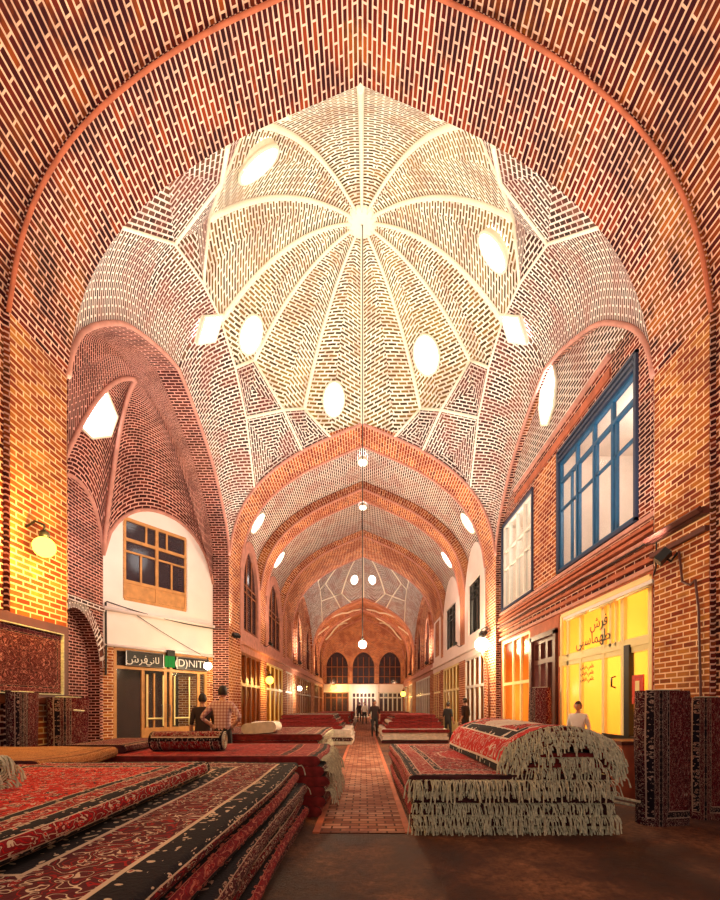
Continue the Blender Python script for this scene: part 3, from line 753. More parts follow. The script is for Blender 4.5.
# ---------------------------------------------------------------- vaulted nave between the domes
def nave(ya, yb, ribs, mat_rib, mat_v, off=.38):
    ys = []
    for (a, b) in ribs:
        m = MB(); barrel(m, 0, a, b, full=True, ny=2); ring_face(m, 0, off, a); ring_face(m, 0, off, b)
        struct(m.build('ceiling', M[mat_rib]))
        m = MB(); m.tube(edge_path(-.01, a-.0), .05, 5); m.tube(edge_path(-.01, b), .05, 5); struct(m.build(nm('trim'), M['gypsum' if mat_rib != 'brick_orange' else 'pinkband']))
    for (a, b) in zip(ribs, ribs[1:]):
        m = MB(); barrel(m, off, a[1], b[0], full=True, ny=3); struct(m.build('ceiling', M[mat_v]))
nave(Y2, Y3, [(Y2, 17.1), (20.5, 21.6), (26.2, Y3)], 'brick_orange', 'brick_pale')
nave(Y4, YE, [(Y4, 42.6), (46.6, 47.4), (51.2, YE)], 'brick_orange', 'brick_orange')
def on_prof(side, h, y, off=.38):
    pts = [(x, z) for x, z in profile(off) if x*side > 0 and z > 6]
    i = min(range(len(pts)-1), key=lambda i: abs((pts[i][1]+pts[i+1][1])/2-(h+EYE)))
    a, b = Vector((pts[i][0], 0, pts[i][1])), Vector((pts[i+1][0], 0, pts[i+1][1]))
    c = (a+b)/2; c.y = y
    return c, (b-a).normalized()
for side in (-1, 1):
    for y, h in ((18.3, 8.1), (22.9, 8.0)):
        c, tu = on_prof(side, h, y); skylight(c, tu, Vector((0, 1, 0)), .48, .34, Vector((0, y, 5)), sides=14, push=.12)
for y in (18.4, 22.6):
    skylight(Vector((0, y, 10.88+EYE)), Vector((1, 0, 0)), Vector((0, 1, 0)), .2, .3, Vector((0, y, 5)), sides=12, push=.25)
dome_bay(Y3, Y4, True, M['brick_pale'], M['brick_pale'], [(1, .7, .5, .35), (23, .7, .5, .35), (7, .8, .4, .3), (17, .8, .4, .3)])

# side walls with arched windows (upper) and shops (lower)
def arched_window(side, ya, yb, surround, frame, pane, arched):
    """projecting arched surround standing in the wall, with a mullioned window inside"""
    P3 = (lambda y, z, t=0: Vector((side*(4.98+t), y, z)))
    c = (ya+yb)/2; hw = (yb-ya)/2
    out = [(ya, 4.45)]+parch(c, hw, 6.6, 8.75)+[(yb, 4.45)]
    if arched: hole = [(c-hw*.72, 4.65)]+parch(c, hw*.72, 6.6, 8.3)+[(c+hw*.72, 4.65)]
    else: hole = [(c-hw*.6, 4.75), (c+hw*.6, 4.75), (c+hw*.6, 7.1), (c-hw*.6, 7.1)]
    m = MB(); m.slab(P3, out, [hole], 0, .4); struct(m.build('wall_left' if side < 0 else 'wall_right', M[surround]))
    f = MB(); s0, s1 = hole[0][0], hole[-1][0] if arched else hole[1][0]
    P = lambda y, z, t: P3(y, z, t)
    top = 8.28 if arched else 7.1
    def bar(y0, z0, y1, z1): f.tube([P(y0, z0, .12), P(y1, z1, .12)], .045, 4)
    for k in range(4):
        y = s0+(s1-s0)*k/3; tz = 6.6 if (arched and k in (0, 3)) else (8.0 if arched else top); bar(y, 4.7, y, tz)
    for z in (4.75, 6.4, 6.7): bar(s0, z, s1, z)
    if not arched: bar(s0, top, s1, top)
    o = struct(f.build(nm('window'), M[frame]))
    g = MB(); hp = [P(a, b, .15) for a, b in hole]; g.face(hp); g.build('pane', M[pane], o)
    b = MB(); b.face([P(a, b_, 1.0) for a, b_ in hole]); 
    for i in range(len(hole)):
        a, b_ = hole[i], hole[(i+1) % len(hole)]; b.face([P(*a, .2), P(*b_, .2), P(*b_, 1.0), P(*a, 1.0)])
    struct(b.build('wall_left' if side < 0 else 'wall_right', M['roomdark']))
for (ya, yb) in ((17.15, 20.5), (21.7, 26.1), (27.0, 29.6)):
    arched_window(-1, ya, yb, 'pinkband', 'wood_brown', 'glass_dark', True)
    arched_window(1, ya, yb, 'plaster', 'black', 'glass_blue', False)
for (ya, yb) in ((31.5, 34.3), (36.5, 39.5), (42.7, 46.5), (47.5, 51.1)):
    arched_window(-1, ya, yb, 'brick_orange', 'wood_dark', 'glass_dark', True)
    arched_window(1, ya, yb, 'brick_orange', 'wood_dark', 'glass_dark', True)
# flat wall behind in the second domed bay, running to the side arches
for s, n_ in ((-1, 'wall_left'), (1, 'wall_right')):
    m = MB(); hv = (Y4-Y3)/8.56; yc2 = (Y3+Y4)/2
    pp = [(yc2-p.x*hv, p.y+EYE) for p in reversed(SIDE)]+[(yc2+p.x*hv, p.y+EYE) for p in SIDE[1:]]
    m.face([(s*5.3, y, z) for y, z in [(Y3, 0)]+pp+[(Y4, 0)]]); m.face([(s*5.45, Y3, 0), (s*5.45, Y4, 0), (s*5.45, Y4, 9), (s*5.45, Y3, 9)])
    for p, q in zip(pp, pp[1:]): m.face([(s*5, *p), (s*5, *q), (s*5.45, *q), (s*5.45, *p)], [(0, p[0]), (0, q[0]), (.45, q[0]), (.45, p[0])])
    struct(m.build(n_, M['brick_orange']))
# cornice and upper plinth of the nave
for s in (-1, 1):
    mt = 'pinkband' if s < 0 else 'plaster'
    for (ya, yb) in ((17.1, Y3), (Y3, Y4), (Y4, YE)):
        m = MB()
        for z0, z1, o_ in ((4.1, 4.46, .06), (3.98, 4.1, .2), (3.7, 3.98, .04)):
            xs = sorted((s*(5-o_), s*5.3)); m.box((xs[0], ya, z0), (xs[1], yb, z1))
        struct(m.build(nm('trim'), M[mt if ya < 20 else 'pinkband']))
# shop fronts under the nave
def shopfront(side, ya, yb, frame, pane, cols, roommat, ztop=3.7, dep=1.3):
    P3 = (lambda y, z, t=0: Vector((side*(4.99+t), y, z)))
    xs = [ya+(yb-ya)*i/cols for i in range(cols+1)]
    w = lat(nm('door'), P3, 0, 0, [xs[0]+.05]+xs[1:-1]+[xs[-1]-.05], [.03, 2.35, ztop-.05], .12, frame, pane, dep=.1, extra=[(ya, yb, .03, .6, 0)])
    room(P3, ya+.02, yb-.02, .02, ztop, dep, roommat, 'wall_left' if side < 0 else 'wall_right')
    return w
for s in (-1, 1):
    for (ya, yb) in ((16.95, 17.2), (20.45, 21.7), (26.1, 27.0), (29.6, 31.2), (39.8, 42.7), (46.5, 47.5)):
        m = MB(); xs = sorted((s*4.97, s*5.5)); m.box((xs[0], ya, 0), (xs[1], yb, 3.98)); struct(m.build('wall_left' if s < 0 else 'wall_right', M['brick_orange']))
shopfront(-1, 17.2, 20.45, 'wood_brown', 'glass_brown', 4, 'roomwarm')
shopfront(-1, 21.7, 26.1, 'cream', 'glass_amber', 4, 'roomwarm')
shopfront(-1, 27.0, 29.6, 'palegrey', 'glass', 3, 'roompale')
shopfront(1, 17.2, 20.45, 'palegrey', 'glass_brown', 4, 'roomdark')
shopfront(1, 21.7, 26.1, 'cream', 'glass_amber', 5, 'roomwarm')
shopfront(1, 27.0, 29.6, 'cream', 'glass', 3, 'roompale')
for s in (-1, 1):
    for (ya, yb, r_) in ((31.2, 35.5, 'roompale'), (35.5, 39.8, 'roomwarm'), (42.7, 46.5, 'roomdark'), (47.5, 51.5, 'roomwarm')):
        shopfront(s, ya, yb, 'wood_brown' if s < 0 else 'palegrey', 'glass', 4, r_)

# end wall
E3 = lambda x, z, t=0: Vector((x, YE-.35+t, z))
top = [(x, z) for x, z in profile(.3)]
cx_ = (-3.25, 0, 3.25)
holes = [[(c-1.35, 4.15)]+parch(c, 1.35, 6.2, 8.0)+[(c+1.35, 4.15)] for c in cx_]
m = MB(); m.slab(E3, [(-5.3, 4.0)]+top+[(5.3, 4.0)], holes, 0, .5); struct(m.build('wall_back', M['brick_orange']))
m = MB(); m.box((-5.3, YE-.5, 3.05), (5.3, YE-.3, 4.05)); struct(m.build('wall_back', M['plaster']))
for c in (-5.1, -1.62, 1.62, 5.1):
    m = MB(); m.box((c-.2, YE-.6, 0), (c+.2, YE-.1, 4.05)); struct(m.build('wall_back', M['plaster' if abs(c) < 2 else 'brick_orange']))
for h, c in zip(holes, cx_):
    f = MB()
    for k in range(5): x = c-1.35+2.7*k/4; f.tube([E3(x, 4.2, .15), E3(x, 6.3 if k in (0, 4) else 7.4, .15)], .05, 4)
    for z in (5.0, 6.2): f.tube([E3(c-1.35, z, .15), E3(c+1.35, z, .15)], .05, 4)
    o = struct(f.build(nm('window'), M['wood_brown'])); g = MB(); g.face([E3(a, b, .2) for a, b in h]); g.build('pane', M['glass_dark'], o)
m = MB(); m.face([(-5.3, YE+1.3, 0), (5.3, YE+1.3, 0), (5.3, YE+1.3, 9), (-5.3, YE+1.3, 9)]); m.face([(-5.3, YE, 4.02), (5.3, YE, 4.02), (5.3, YE+1.3, 4.02), (-5.3, YE+1.3, 4.02)])
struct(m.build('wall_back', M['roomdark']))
for c, mf, n_ in ((-3.3, 'wood_brown', 4), (0, 'white', 6), (3.3, 'palegrey', 5)):
    P3 = lambda s, z, t=0, c=c: Vector((c+s, YE-.4+t, z))
    xs = [-1.4+2.8*i/n_ for i in range(n_+1)]
    lat(nm('door'), P3, 0, 0, xs, [.03, 2.4, 3.0], .16, mf, 'glass')
# diagonal ribs under the last vault
m = MB()
for sx in (-1, 1):
    for (xa, ya, xb, yb) in ((4.6, 42.6, 0, 47), (4.6, 51.2, 0, 47), (4.8, 44.5, 2.0, 51.0)):
        P_ = profile(.3)
        def zat(x):
            q = sorted((p for p in P_ if p[0] >= -1e-6), key=lambda p: abs(p[0]-x)); return q[0][1]
        path = []
        for i in range(9):
            t = i/8; x = xa+(xb-xa)*t; path.append((sx*x, ya+(yb-ya)*t, zat(x)-.1))
        m.tube(path, .09, 5)
struct(m.build(nm('trim'), M['gypsum']))

# ---------------------------------------------------------------- lamps
def light_pt(loc, e, col, r=.12, name='light'):
    l = bpy.data.lights.new(name, 'POINT'); l.energy = e; l.color = col; l.shadow_soft_size = r
    o = bpy.data.objects.new(name, l); COL.objects.link(o); o.location = loc; return o
def globe(label, loc, r, mat, wall=None, e=100, col=(1, .6, .2), grp=None, hang=None, arm=None):
    t = thing('wall_lamp' if hang is None else 'hanging_bulb', label, 'lamp', loc, 0, grp)
    m = MB(); m.lathe([(r*math.sin(PI*i/10)+.001, -r*math.cos(PI*i/10)) for i in range(11)], (0, 0, 0), 16); m.build('glass_globe', M[mat], t)
    m = MB(); m.lathe([(.001, r*.9), (r*.5, r*.9), (r*.42, r*1.5), (.02, r*1.7)], (0, 0, 0), 12); m.build('cap', M['black'], t)
    if wall is not None:
        m = MB(); v = Vector(wall)-Vector(loc); m.tube([(0, 0, r*1.6), (0, 0, r*2.2), (v.x*.5, v.y*.5, r*2.6), (v.x, v.y, r*2.0)], .018, 6); m.build('bracket', M['black'], t)
    if arm:
        m = MB(); m.tube([Vector(p)-Vector(loc) for p in arm], .03, 6); m.build('curved_arm', M['wood_brown'], t)
    if hang:
        m = MB(); m.tube([(0, 0, r*1.6), (0, 0, hang-loc[2])], .014, 5); m.build('cord', M['black'], t)
    l = light_pt((loc[0], loc[1], loc[2]-r*.0), e, col, r*1.05); l.location = (loc[0]+(.0 if wall is None else (-.3 if wall[0] > loc[0] else .3)), loc[1]-.15, loc[2]-.1)
    return t
AMB = (1, .52, .13); WRM = (1, .72, .42)
globe('glowing amber globe lamp on the near left brick pier above the framed carpet', (-4.72, 6.28, 3.86), .15, 'lamp_warm', (-5, 6.28, 3.86), 260, (1, .55, .1))
globe('bright wall lamp at the right end of the white plastered left shop', (-5.35, 14.55, 2.85), .13, 'lamp_white', (-5.6, 15.2, 2.85), 90, (1, .7, .3))
globe('large glowing white lamp on a curved arm at the end of the right shop row', (4.66, 16.4, 3.86), .27, 'lamp_white', (5.0, 16.4, 3.8), 700, (1, .75, .42), arm=[(4.66, 16.4, 3.65), (4.7, 16.4, 3.4), (4.85, 16.4, 3.1), (4.92, 16.4, 2.4), (4.95, 16.4, 1.0)])
globe('yellow lamp on the brown shop fronts along the left of the nave', (-4.7, 21.2, 2.75), .2, 'lamp_warm', (-5, 21.2, 2.8), 190, AMB)
globe('distant yellow lamp on the left of the far gallery wall', (-3.6, 50.6, 3.6), .3, 'lamp_warm', (-3.6, 51.5, 3.6), 320, AMB)
globe('distant yellow lamp on the right of the far gallery wall', (4.3, 45.5, 2.7), .28, 'lamp_warm', (4.9, 45.5, 2.7), 320, AMB)
globe('small white lamp over the far left shops', (-4.6, 30.4, 2.7), .16, 'lamp_white', (-5, 30.4, 2.7), 200, WRM)
globe('bright bulb on a long cord hanging from the centre of the near dome', (0.02, YC, 3.15), .11, 'lamp_white', hang=13.15+EYE, e=480, col=WRM)
# flood lights aimed at the vaults; all but the near right pier's are added
def flood(label, loc, aim, e, col, ang=120, wall=None):
    t = thing('flood_light', label, 'lamp', loc, 0, None)
    d = (Vector(aim)-Vector(loc)).normalized(); q = d.to_track_quat('-Z', 'Y'); mt = q.to_matrix().to_4x4()
    m = MB(); m.box((-.13, -.1, -.02), (.13, .1, .1), mat=mt); m.build('housing', M['black'], t)
    m = MB(); m.box((-.11, -.08, -.035), (.11, .08, -.022), mat=mt); m.build('lens', M['glass'], t)
    m = MB(); wv = Vector(wall)-Vector(loc); m.tube([(0, 0, 0), wv*.6+Vector((0, 0, -.12)), wv], .02, 5); m.build('bracket', M['black'], t)
    l = bpy.data.lights.new('flood', 'SPOT'); l.energy = e; l.color = col; l.spot_size = math.radians(ang); l.spot_blend = 1; l.shadow_soft_size = .25
    o = bpy.data.objects.new('flood', l); COL.objects.link(o); o.location = Vector(loc)+d*.12; o.rotation_euler = q.to_euler()
CW = (1, .93, .8)
flood('black flood light high on the right pier beside the yellow shop', (4.74, 6.62, 3.86), (-3, YC+1, 14), 1300, CW, 130, wall=(5, 6.62, 3.9))
flood('added hidden flood light on the alcove side of the near left pier', (-5.35, 7.5, 4.6), (3, YC+1, 14), 1300, CW, 130, wall=(-5.35, 7.18, 4.6))
flood('small added flood light on the far left pier under the arch', (-4.82, 16.1, 4.2), (1.5, YC-1, 14), 1100, CW, 120, wall=(-5, 16.1, 4.2))
flood('small added flood light on the far right pier under the arch', (4.8, 16.8, 4.4), (-1.5, YC, 14), 1100, CW, 120, wall=(5, 16.8, 4.4))
for s in (-1, 1):
    flood('added flood light on the %s cornice of the nave' % ('left' if s < 0 else 'right'), (s*4.6, 21.1, 4.6), (-s*1.5, 21.2, 12), 1300, (1, .7, .5), 150, wall=(s*5, 21.1, 4.5))
    flood('added flood light below the far dome on the %s side' % ('left' if s < 0 else 'right'), (s*4.6, 30.6, 4.6), (-s*1, 36.5, 14), 1700, (1, .8, .66), 140, wall=(s*5, 30.6, 4.5))
    flood('added flood light by the last vault on the %s side' % ('left' if s < 0 else 'right'), (s*4.6, 42.0, 4.6), (-s*1, 47.5, 12), 1300, (1, .55, .3), 140, wall=(s*5, 42, 4.5))
# added point lights without fixtures: rooms, dark doorway, alcove and far end
light_pt((6.7, 8.2, 2.6), 85, (1, .7, .32), .4); light_pt((6.7, 9.9, 2.4), 80, (1, .7, .32), .4); light_pt((6.0, 11.8, 2.2), 45, (1, .5, .35), .3); light_pt((6.4, 9.0, 7.3), 95, (1, .9, .8), .3); light_pt((6.1, 13.8, 7.2), 55, (1, .9, .75), .3)
light_pt((6.0, 14.1, 1.7), 45, (1, .7, .2), .3)
light_pt((-5.7, 18.8, 1.6), 45, (1, .6, .2), .3); light_pt((-5.7, 23.9, 2.0), 70, (1, .75, .3), .3); light_pt((-5.6, 28.3, 2.2), 70, (1, .85, .65), .3)
light_pt((5.7, 23.9, 2.0), 70, (1, .8, .3), .3); light_pt((5.6, 28.3, 2.2), 70, (1, .85, .6), .3)
for s in (-1, 1):
    light_pt((s*5.7, 33.3, 2.2), 90, (1, .85, .6), .3); light_pt((s*5.7, 37.6, 2.2), 70, (1, .7, .35), .3); light_pt((s*5.7, 49.5, 2.2), 90, (1, .7, .35), .3)
light_pt((0, 50.0, 2.9), 160, (1, .85, .6), .3); light_pt((0, 51.0+1.5, 2.0), 120, (1, .9, .8), .3)
light_pt((-6.2, 11.2, 6.0), 60, (1, .9, .85), .4)
# unseen lamps added around the viewer to light the near vault and carpets
for s in (-1, 1):
    flood('added unseen flood light on the %s side of the vault over the viewer' % ('left' if s < 0 else 'right'), (s*4.7, 1.2, 4.4), (-s*2.2, 4.6, 11), 1900, (1, .78, .56), 130, wall=(s*5.08, 1.2, 4.4))
t_ = globe('added unseen bare bulb hanging low in the vault behind the viewer', (-.6, -1.6, 4.2), .12, 'lamp_warm', hang=11.9, e=270, col=(1, .68, .38))
# ---------------------------------------------------------------- carpets
RED = (.5, .006, .01); DRED = (.16, .006, .012); NAVY = (.012, .014, .045); IV = (.66, .5, .36); BLK = (.012, .008, .014); PINK = (.5, .14, .1)
C = {}
C['scarlet'] = carpet('scarlet_carpet', 2.4, 3.4, (.62, .006, .008), (.4, .005, .01), (.22, .008, .015), IV, BLK, 8, None, .34, 1.3)
C['medallion'] = carpet('medallion_carpet', 2.4, 3.4, DRED, RED, NAVY, IV, BLK, 7.5, NAVY, .42, 3.1)
C['navy'] = carpet('dark_border_carpet', 2.4, 3.4, (.34, .006, .012), (.06, .005, .012), (.09, .005, .014), IV, BLK, 10, None, .5, 5.7)
C['reverse'] = carpet('carpet_reverse', 2.4, 3.4, (.42, .18, .06), (.34, .13, .04), (.3, .1, .03), (.5, .26, .1), (.2, .06, .02), 9, None, .3, 8.8)
C['dotted'] = carpet('dark_standing_carpet', 2.4, 3.4, (.1, .004, .01), (.3, .01, .015), (.03, .004, .012), (.42, .3, .24), BLK, 12, None, .36, 3.3)
C['ruby'] = carpet('ruby_carpet', 2.4, 3.4, (.3, .006, .012), DRED, (.2, .01, .02), PINK, BLK, 6, None, .3, 9.2)
C['wine'] = carpet('wine_carpet', 2.4, 3.4, (.12, .004, .01), (.25, .02, .03), (.06, .004, .012), (.45, .28, .2), BLK, 9, None, .36, 2.2)
C['stripe'] = carpet('banded_carpet', 3.0, 1.4, (.48, .012, .012), (.6, .4, .3), (.55, .02, .02), (.7, .6, .5), BLK, 5, (.6, .5, .42), .42, 4.4)
C['redborder'] = carpet('red_bordered_carpet', 2.4, 3.9, (.3, .008, .012), DRED, (.32, .02, .02), (.6, .36, .28), BLK, 7, (.4, .02, .02), .4, 7.7)
C['picture'] = carpet('pictorial_carpet', 1.5, .95, (.1, .015, .02), (.3, .06, .06), (.12, .02, .03), (.5, .22, .2), BLK, 13, None, .09, 6.6)
def wob(x, y): return .5*math.sin(x*2.3+y*1.1)+.3*math.sin(y*3.7-x*1.7+1)+.2*math.sin(x*6.1+2.2*y)
def tassels(mb, pts, outs, length, r=.007, droop=1.0):
    """one twisted yarn tassel from every point, leaving along outs and falling"""
    for p, o in zip(pts, outs):
        p = Vector(p); o = Vector(o).normalized(); L = length*random.choice((.55, .8, 1, 1.1, 1.3))*random.uniform(.85, 1.15); o = (o+Vector((random.uniform(-.5, .5), random.uniform(-.5, .5), 0))).normalized(); rr = r*random.uniform(.6, 1.25)
        sd = Vector((-o.y, o.x, 0))*random.uniform(-.3, .3)
        q = [p-o*.02]
        for k in range(1, 4):
            t = k/3; q.append(p+o*L*.55*math.sin(t*1.5)+sd*L*t+Vector((0, 0, -L*droop*t*t*.85)))
        mb.tube(q, [rr*.8, rr, rr*.9, rr*1.3], 4, cap=False)
def rug(label, x0, x1, y0, y1, z0, th, top, side=None, group='carpets', fr=(), flen=.13, fn=60, amp=.02, rot=0, name='folded_carpet', scale_uv=1.0, wz=1.0):
    th -= .004; z0 += .002; x0 += random.uniform(-.004, .004)
    """a folded carpet: rounded long edges, pattern running over the edges"""
    cx, cy = (x0+x1)/2, (y0+y1)/2; w, l = x1-x0, y1-y0
    prof = []; r = th/2
    for i in range(13): prof.append((-w/2+r+(w-2*r)*i/12, th, i/12))
    for i in range(1, 6): a = PI*i/6; prof.append((w/2-r+r*math.sin(a), r+r*math.cos(a), 1-.06*i*th/.12*.5))
    for i in range(7): prof.append((w/2-r-(w-2*r)*i/6, 0, .9-.8*i/6))
    for i in range(1, 6): a = PI+PI*i/6; prof.append((-w/2+r+r*math.sin(a), r+r*math.cos(a), .06*(6-i)*th/.12*.5))
    prof.append(prof[0]); n = len(prof)-1; m = MB(); ny = 10; ph = random.uniform(0, 6)
    def dz(x, y, z): return amp*wz*wob(x+cx, y+cy)
    def fn_(a, b):
        i = round(a*n); x, z, u = prof[i]; y = -l/2+l*b
        xx = x*(1+.012*math.sin(b*7+ph)); yy = y*(1+.008*math.sin(x*5+ph))
        return (xx, yy, z+dz(xx, yy, z)), (u, b)
    m.grid(fn_, n, ny)
    for yy, sg in ((-l/2, 0), (l/2, 1)):
        pts = [fn_(i/n, float(sg))[0] for i in range(n)]
        c = sum((Vector(p) for p in pts), Vector())/n
        for i in range(n): m.face([pts[i], pts[(i+1) % n], c], [(0, 0)]*3, 1)
    o = m.build(name, [C[top] if top in C else M[top], M[side or 'rugside']]); o.location = (cx, cy, z0); o.rotation_euler.z = rot
    tag(o, label, 'carpet', group)
    if fr:
        f = MB()
        for e in fr:
            P, O = [], []
            for i in range(fn):
                t = (i+random.random()*.8)/fn
                if e in 'fb':
                    sg = -1 if e == 'f' else 1; x = -w/2+w*t; p = Vector((x, sg*l/2, th*.6)); p.z += dz(x, p.y, 0); P.append(p); O.append((0, sg, .25))
                else:
                    sg = 1 if e == 'r' else -1; y = -l/2+l*t; p = Vector((sg*w/2, y, th*.6)); p.z += dz(p.x, y, 0); P.append(p); O.append((sg, 0, .2))
            tassels(f, P, O, flen)
        ff = f.build('fringe', M['fringe'], o); ff['kind'] = 'stuff'
    return o
def roll(label, p0, p1, r, mat, fr=True, group='carpets', end='fringe', name='rolled_carpet', squash=.85):
    p0, p1 = Vector(p0), Vector(p1); d = p1-p0; L = d.length; d.normalize(); c = (p0+p1)/2
    up = Vector((0, 0, 1)) if abs(d.z) < .9 else Vector((0, 1, 0)); sx = d.cross(up).normalized(); sz = sx.cross(d).normalized()
    m = MB(); n = 26
    def P(a, t, rr=1): return d*(L*(t-.5))+sx*math.cos(a)*r*rr+sz*math.sin(a)*r*rr*squash
    m.grid(lambda a, b: (P(2*PI*a, b, 1+.04*math.sin(3*2*PI*a)+.02*math.sin(b*9)), (.02+a*.45, b)), n, 8)
    for t in (0, 1):
        k = [P(2*PI*i/n, t, 1+.04*math.sin(6*PI*i/n)+.02*math.sin(t*9)) for i in range(n)]
        m.face(k if t else list(reversed(k)), None, 1)
    o = m.build(name, [C[mat], M['rugside_dk']]); o.location = c; tag(o, label, 'carpet', group)
    for t in (0, 1):   # the spiral of the rolled end
        sp = MB(); sp.tube([P(a*.45, t+(.004 if t else -.004), .12+.8*a/60) for a in range(0, 61)], .008, 4)
        sp.build('rolled_end', M['fringe'], o)
    if fr:
        f = MB()
        for t, sg in ((0, -1), (1, 1)):
            tassels(f, [P(2*PI*i/34, t, .95) for i in range(34)], [d*sg+P(2*PI*i/34, .5)*1.5 for i in range(34)], .12)
        ff = f.build('fringe', M['fringe'], o); ff['kind'] = 'stuff'
    return o

# near left stack (only its upper right part is in view)
G = 'carpets of the near left stack'
LV = ['lowest', 'second from the floor', 'third from the floor', 'fourth from the floor', 'fifth from the floor']
mats = ['wine', 'ruby', 'navy', 'wine', 'ruby', 'navy']
TH = .136
for i in range(5):
    j = (-.05, .03, .0, .05, .0)[i]
    rug('dark red folded carpet in the big near left stack, %s' % LV[i], -4.3, -.72+j+.04*(4-i)*.5, 1.3, 5.2-.03*(i % 2), i*TH, TH, mats[i], 'rugside', G, fr='b' if i % 2 else 'r' if i == 3 else '', flen=.16, fn=80, amp=.0)
rug('dark navy bordered carpet with white fringe topping the near left stack', -4.25, -.74, 1.3, 5.24, 5*TH+.011, .098, 'navy', 'rugside_dk', G, fr='b', flen=.17, fn=100, amp=.012)
zt = 5*TH+.13
rug('scarlet carpet with a thick rounded edge lying on the near left stack', -3.3, -1.45, 1.1, 4.15, zt, .13, 'scarlet', 'rugside', G, amp=.012, rot=.0)
rug('carpet folded with its brown back up at the left end of the near stack', -4.7, -3.1, 3.9, 5.5, zt+.0, .15, 'reverse', 'rugside_dk', G, amp=.03, rot=.12)
roll('dark rolled carpet with pale fringe at the left edge of the near stack', (-3.9, 2.75, zt+.13+.12), (-2.42, 2.85, zt+.13+.12), .12, 'wine', group=G)
# tassel bunches on the near corner
# second left stack
G = 'carpets of the second left stack'
for i in range(6):
    rug('dark red carpet in the stack before the man in the checked shirt, %s' % (['lowest', 'second up', 'third up', 'fourth up', 'fifth up', 'topmost'][i]), -4.4, -.46+(-.03, .03, 0, .05, .0, -.05)[i], 5.62, 7.5, i*TH, TH, ['ruby', 'wine', 'navy', 'wine', 'medallion', 'ruby'][i], 'rugside', G, fr='r' if i in (2, 4, 5) else '', flen=.24, fn=60, amp=.0)
roll('black and white patterned carpet roll lying in front of the man', (-3.1, 6.3, 6*TH+.15), (-2.05, 6.35, 6*TH+.15), .17, 'navy', fr=False, group=G)
rug('dark folded carpet next to the patterned roll on the second left stack', -4.2, -3.3, 5.9, 7.2, 6*TH+.004, .12, 'wine', 'rugside_dk', G, amp=0)
def stack(lbl, x0, x1, y0, y1, spec, grp, th=.14, jit=.06, **k):
    z = 0
    for i, (mt, sd) in enumerate(spec):
        a = random.uniform(-jit, jit)
        rug(lbl % (['lowest', 'second up', 'third up', 'fourth up', 'fifth up', 'sixth up', 'seventh up', 'eighth up', 'ninth up'][i]), x0+a, x1+random.uniform(-jit, jit), y0+random.uniform(-jit, jit), y1, z, th, mt, sd, grp, amp=0, **k)
        z += th+.001
    return z
stack('dark red folded carpet in the left stack behind the man, %s', -4.4, -.95, 9.4, 12.6, [('wine', 'rugside'), ('navy', 'rugside_dk'), ('ruby', 'rugside'), ('wine', 'rugside_dk'), ('medallion', 'rugside'), ('wine', 'rugside')], 'carpets of the stack behind the man', fr='r', fn=40)
rug('pale cloth bundle heaped on the stack behind the man', -2.75, -1.95, 9.6, 10.3, .86, .26, 'felt', 'felt', 'carpets of the stack behind the man', amp=.05)
z = stack('pale backed carpet low in the left stack by the aisle, %s', -3.6, -.4, 15.8, 19.8, [('felt', 'felt'), ('felt', 'rugside_dk'), ('felt', 'felt'), ('felt', 'felt')], 'carpets of the middle left stack', fr='f', fn=50)
for i in range(4): rug('dark red folded carpet on the pale middle left stack, %s' % LV[i].replace(' from the floor', ' of its red ones'), -3.4+.1*i, -.75-.12*i, 16.1, 19.6, z+.003+i*.141, .14, ['wine', 'ruby', 'navy', 'medallion'][i], 'rugside', 'carpets of the middle left stack', amp=0)
z = stack('pale backed carpet low in the right stack across the aisle, %s', .74, 3.35, 16.3, 20, [('felt', 'rugside_dk'), ('felt', 'felt'), ('felt', 'felt'), ('felt', 'rugside')], 'carpets of the middle right stack')
for i in range(4): rug('bright red folded carpet on the pale middle right stack, %s' % LV[i].replace(' from the floor', ' of its red ones'), .9+.12*i, 3.2-.1*i, 16.5, 19.8, z+.003+i*.141, .14, ['ruby', 'felt', 'scarlet', 'ruby'][i], 'rugside', 'carpets of the middle right stack', amp=0)
for s, y in ((-1, 23.5), (1, 23.8), (-1, 31), (1, 31.5)):
    a, b_ = sorted((s*.75, s*3.4))
    stack('folded red carpet in the far %s stack %s the second dome, %%s' % ('left' if s < 0 else 'right', 'before' if y < 30 else 'under'), a, b_, y, y+4.5, [('felt', 'felt'), ('ruby', 'rugside'), ('felt', 'rugside_dk'), ('wine', 'rugside'), ('ruby', 'rugside'), ('medallion', 'rugside'), ('ruby', 'rugside')], 'carpets of the far %s stack %s the second dome' % ('left' if s < 0 else 'right', 'before' if y < 30 else 'under'))

# near right stack
G = 'carpets of the near right stack'
for i in range(5):
    rug('fringed red carpet in the near right stack, %s' % LV[i], .6+(.02, 0, .03, -.01, .0)[i], 2.98+(-.02, .03, 0, .02, -.03)[i], 4.93-.02*(i % 2), 8.9, i*TH, TH, ['wine', 'ruby', 'wine', 'ruby', 'redborder'][i], 'rugside_dk', G, fr='f', flen=(.17, .2, .17, .09, .25)[i], fn=230, amp=0)
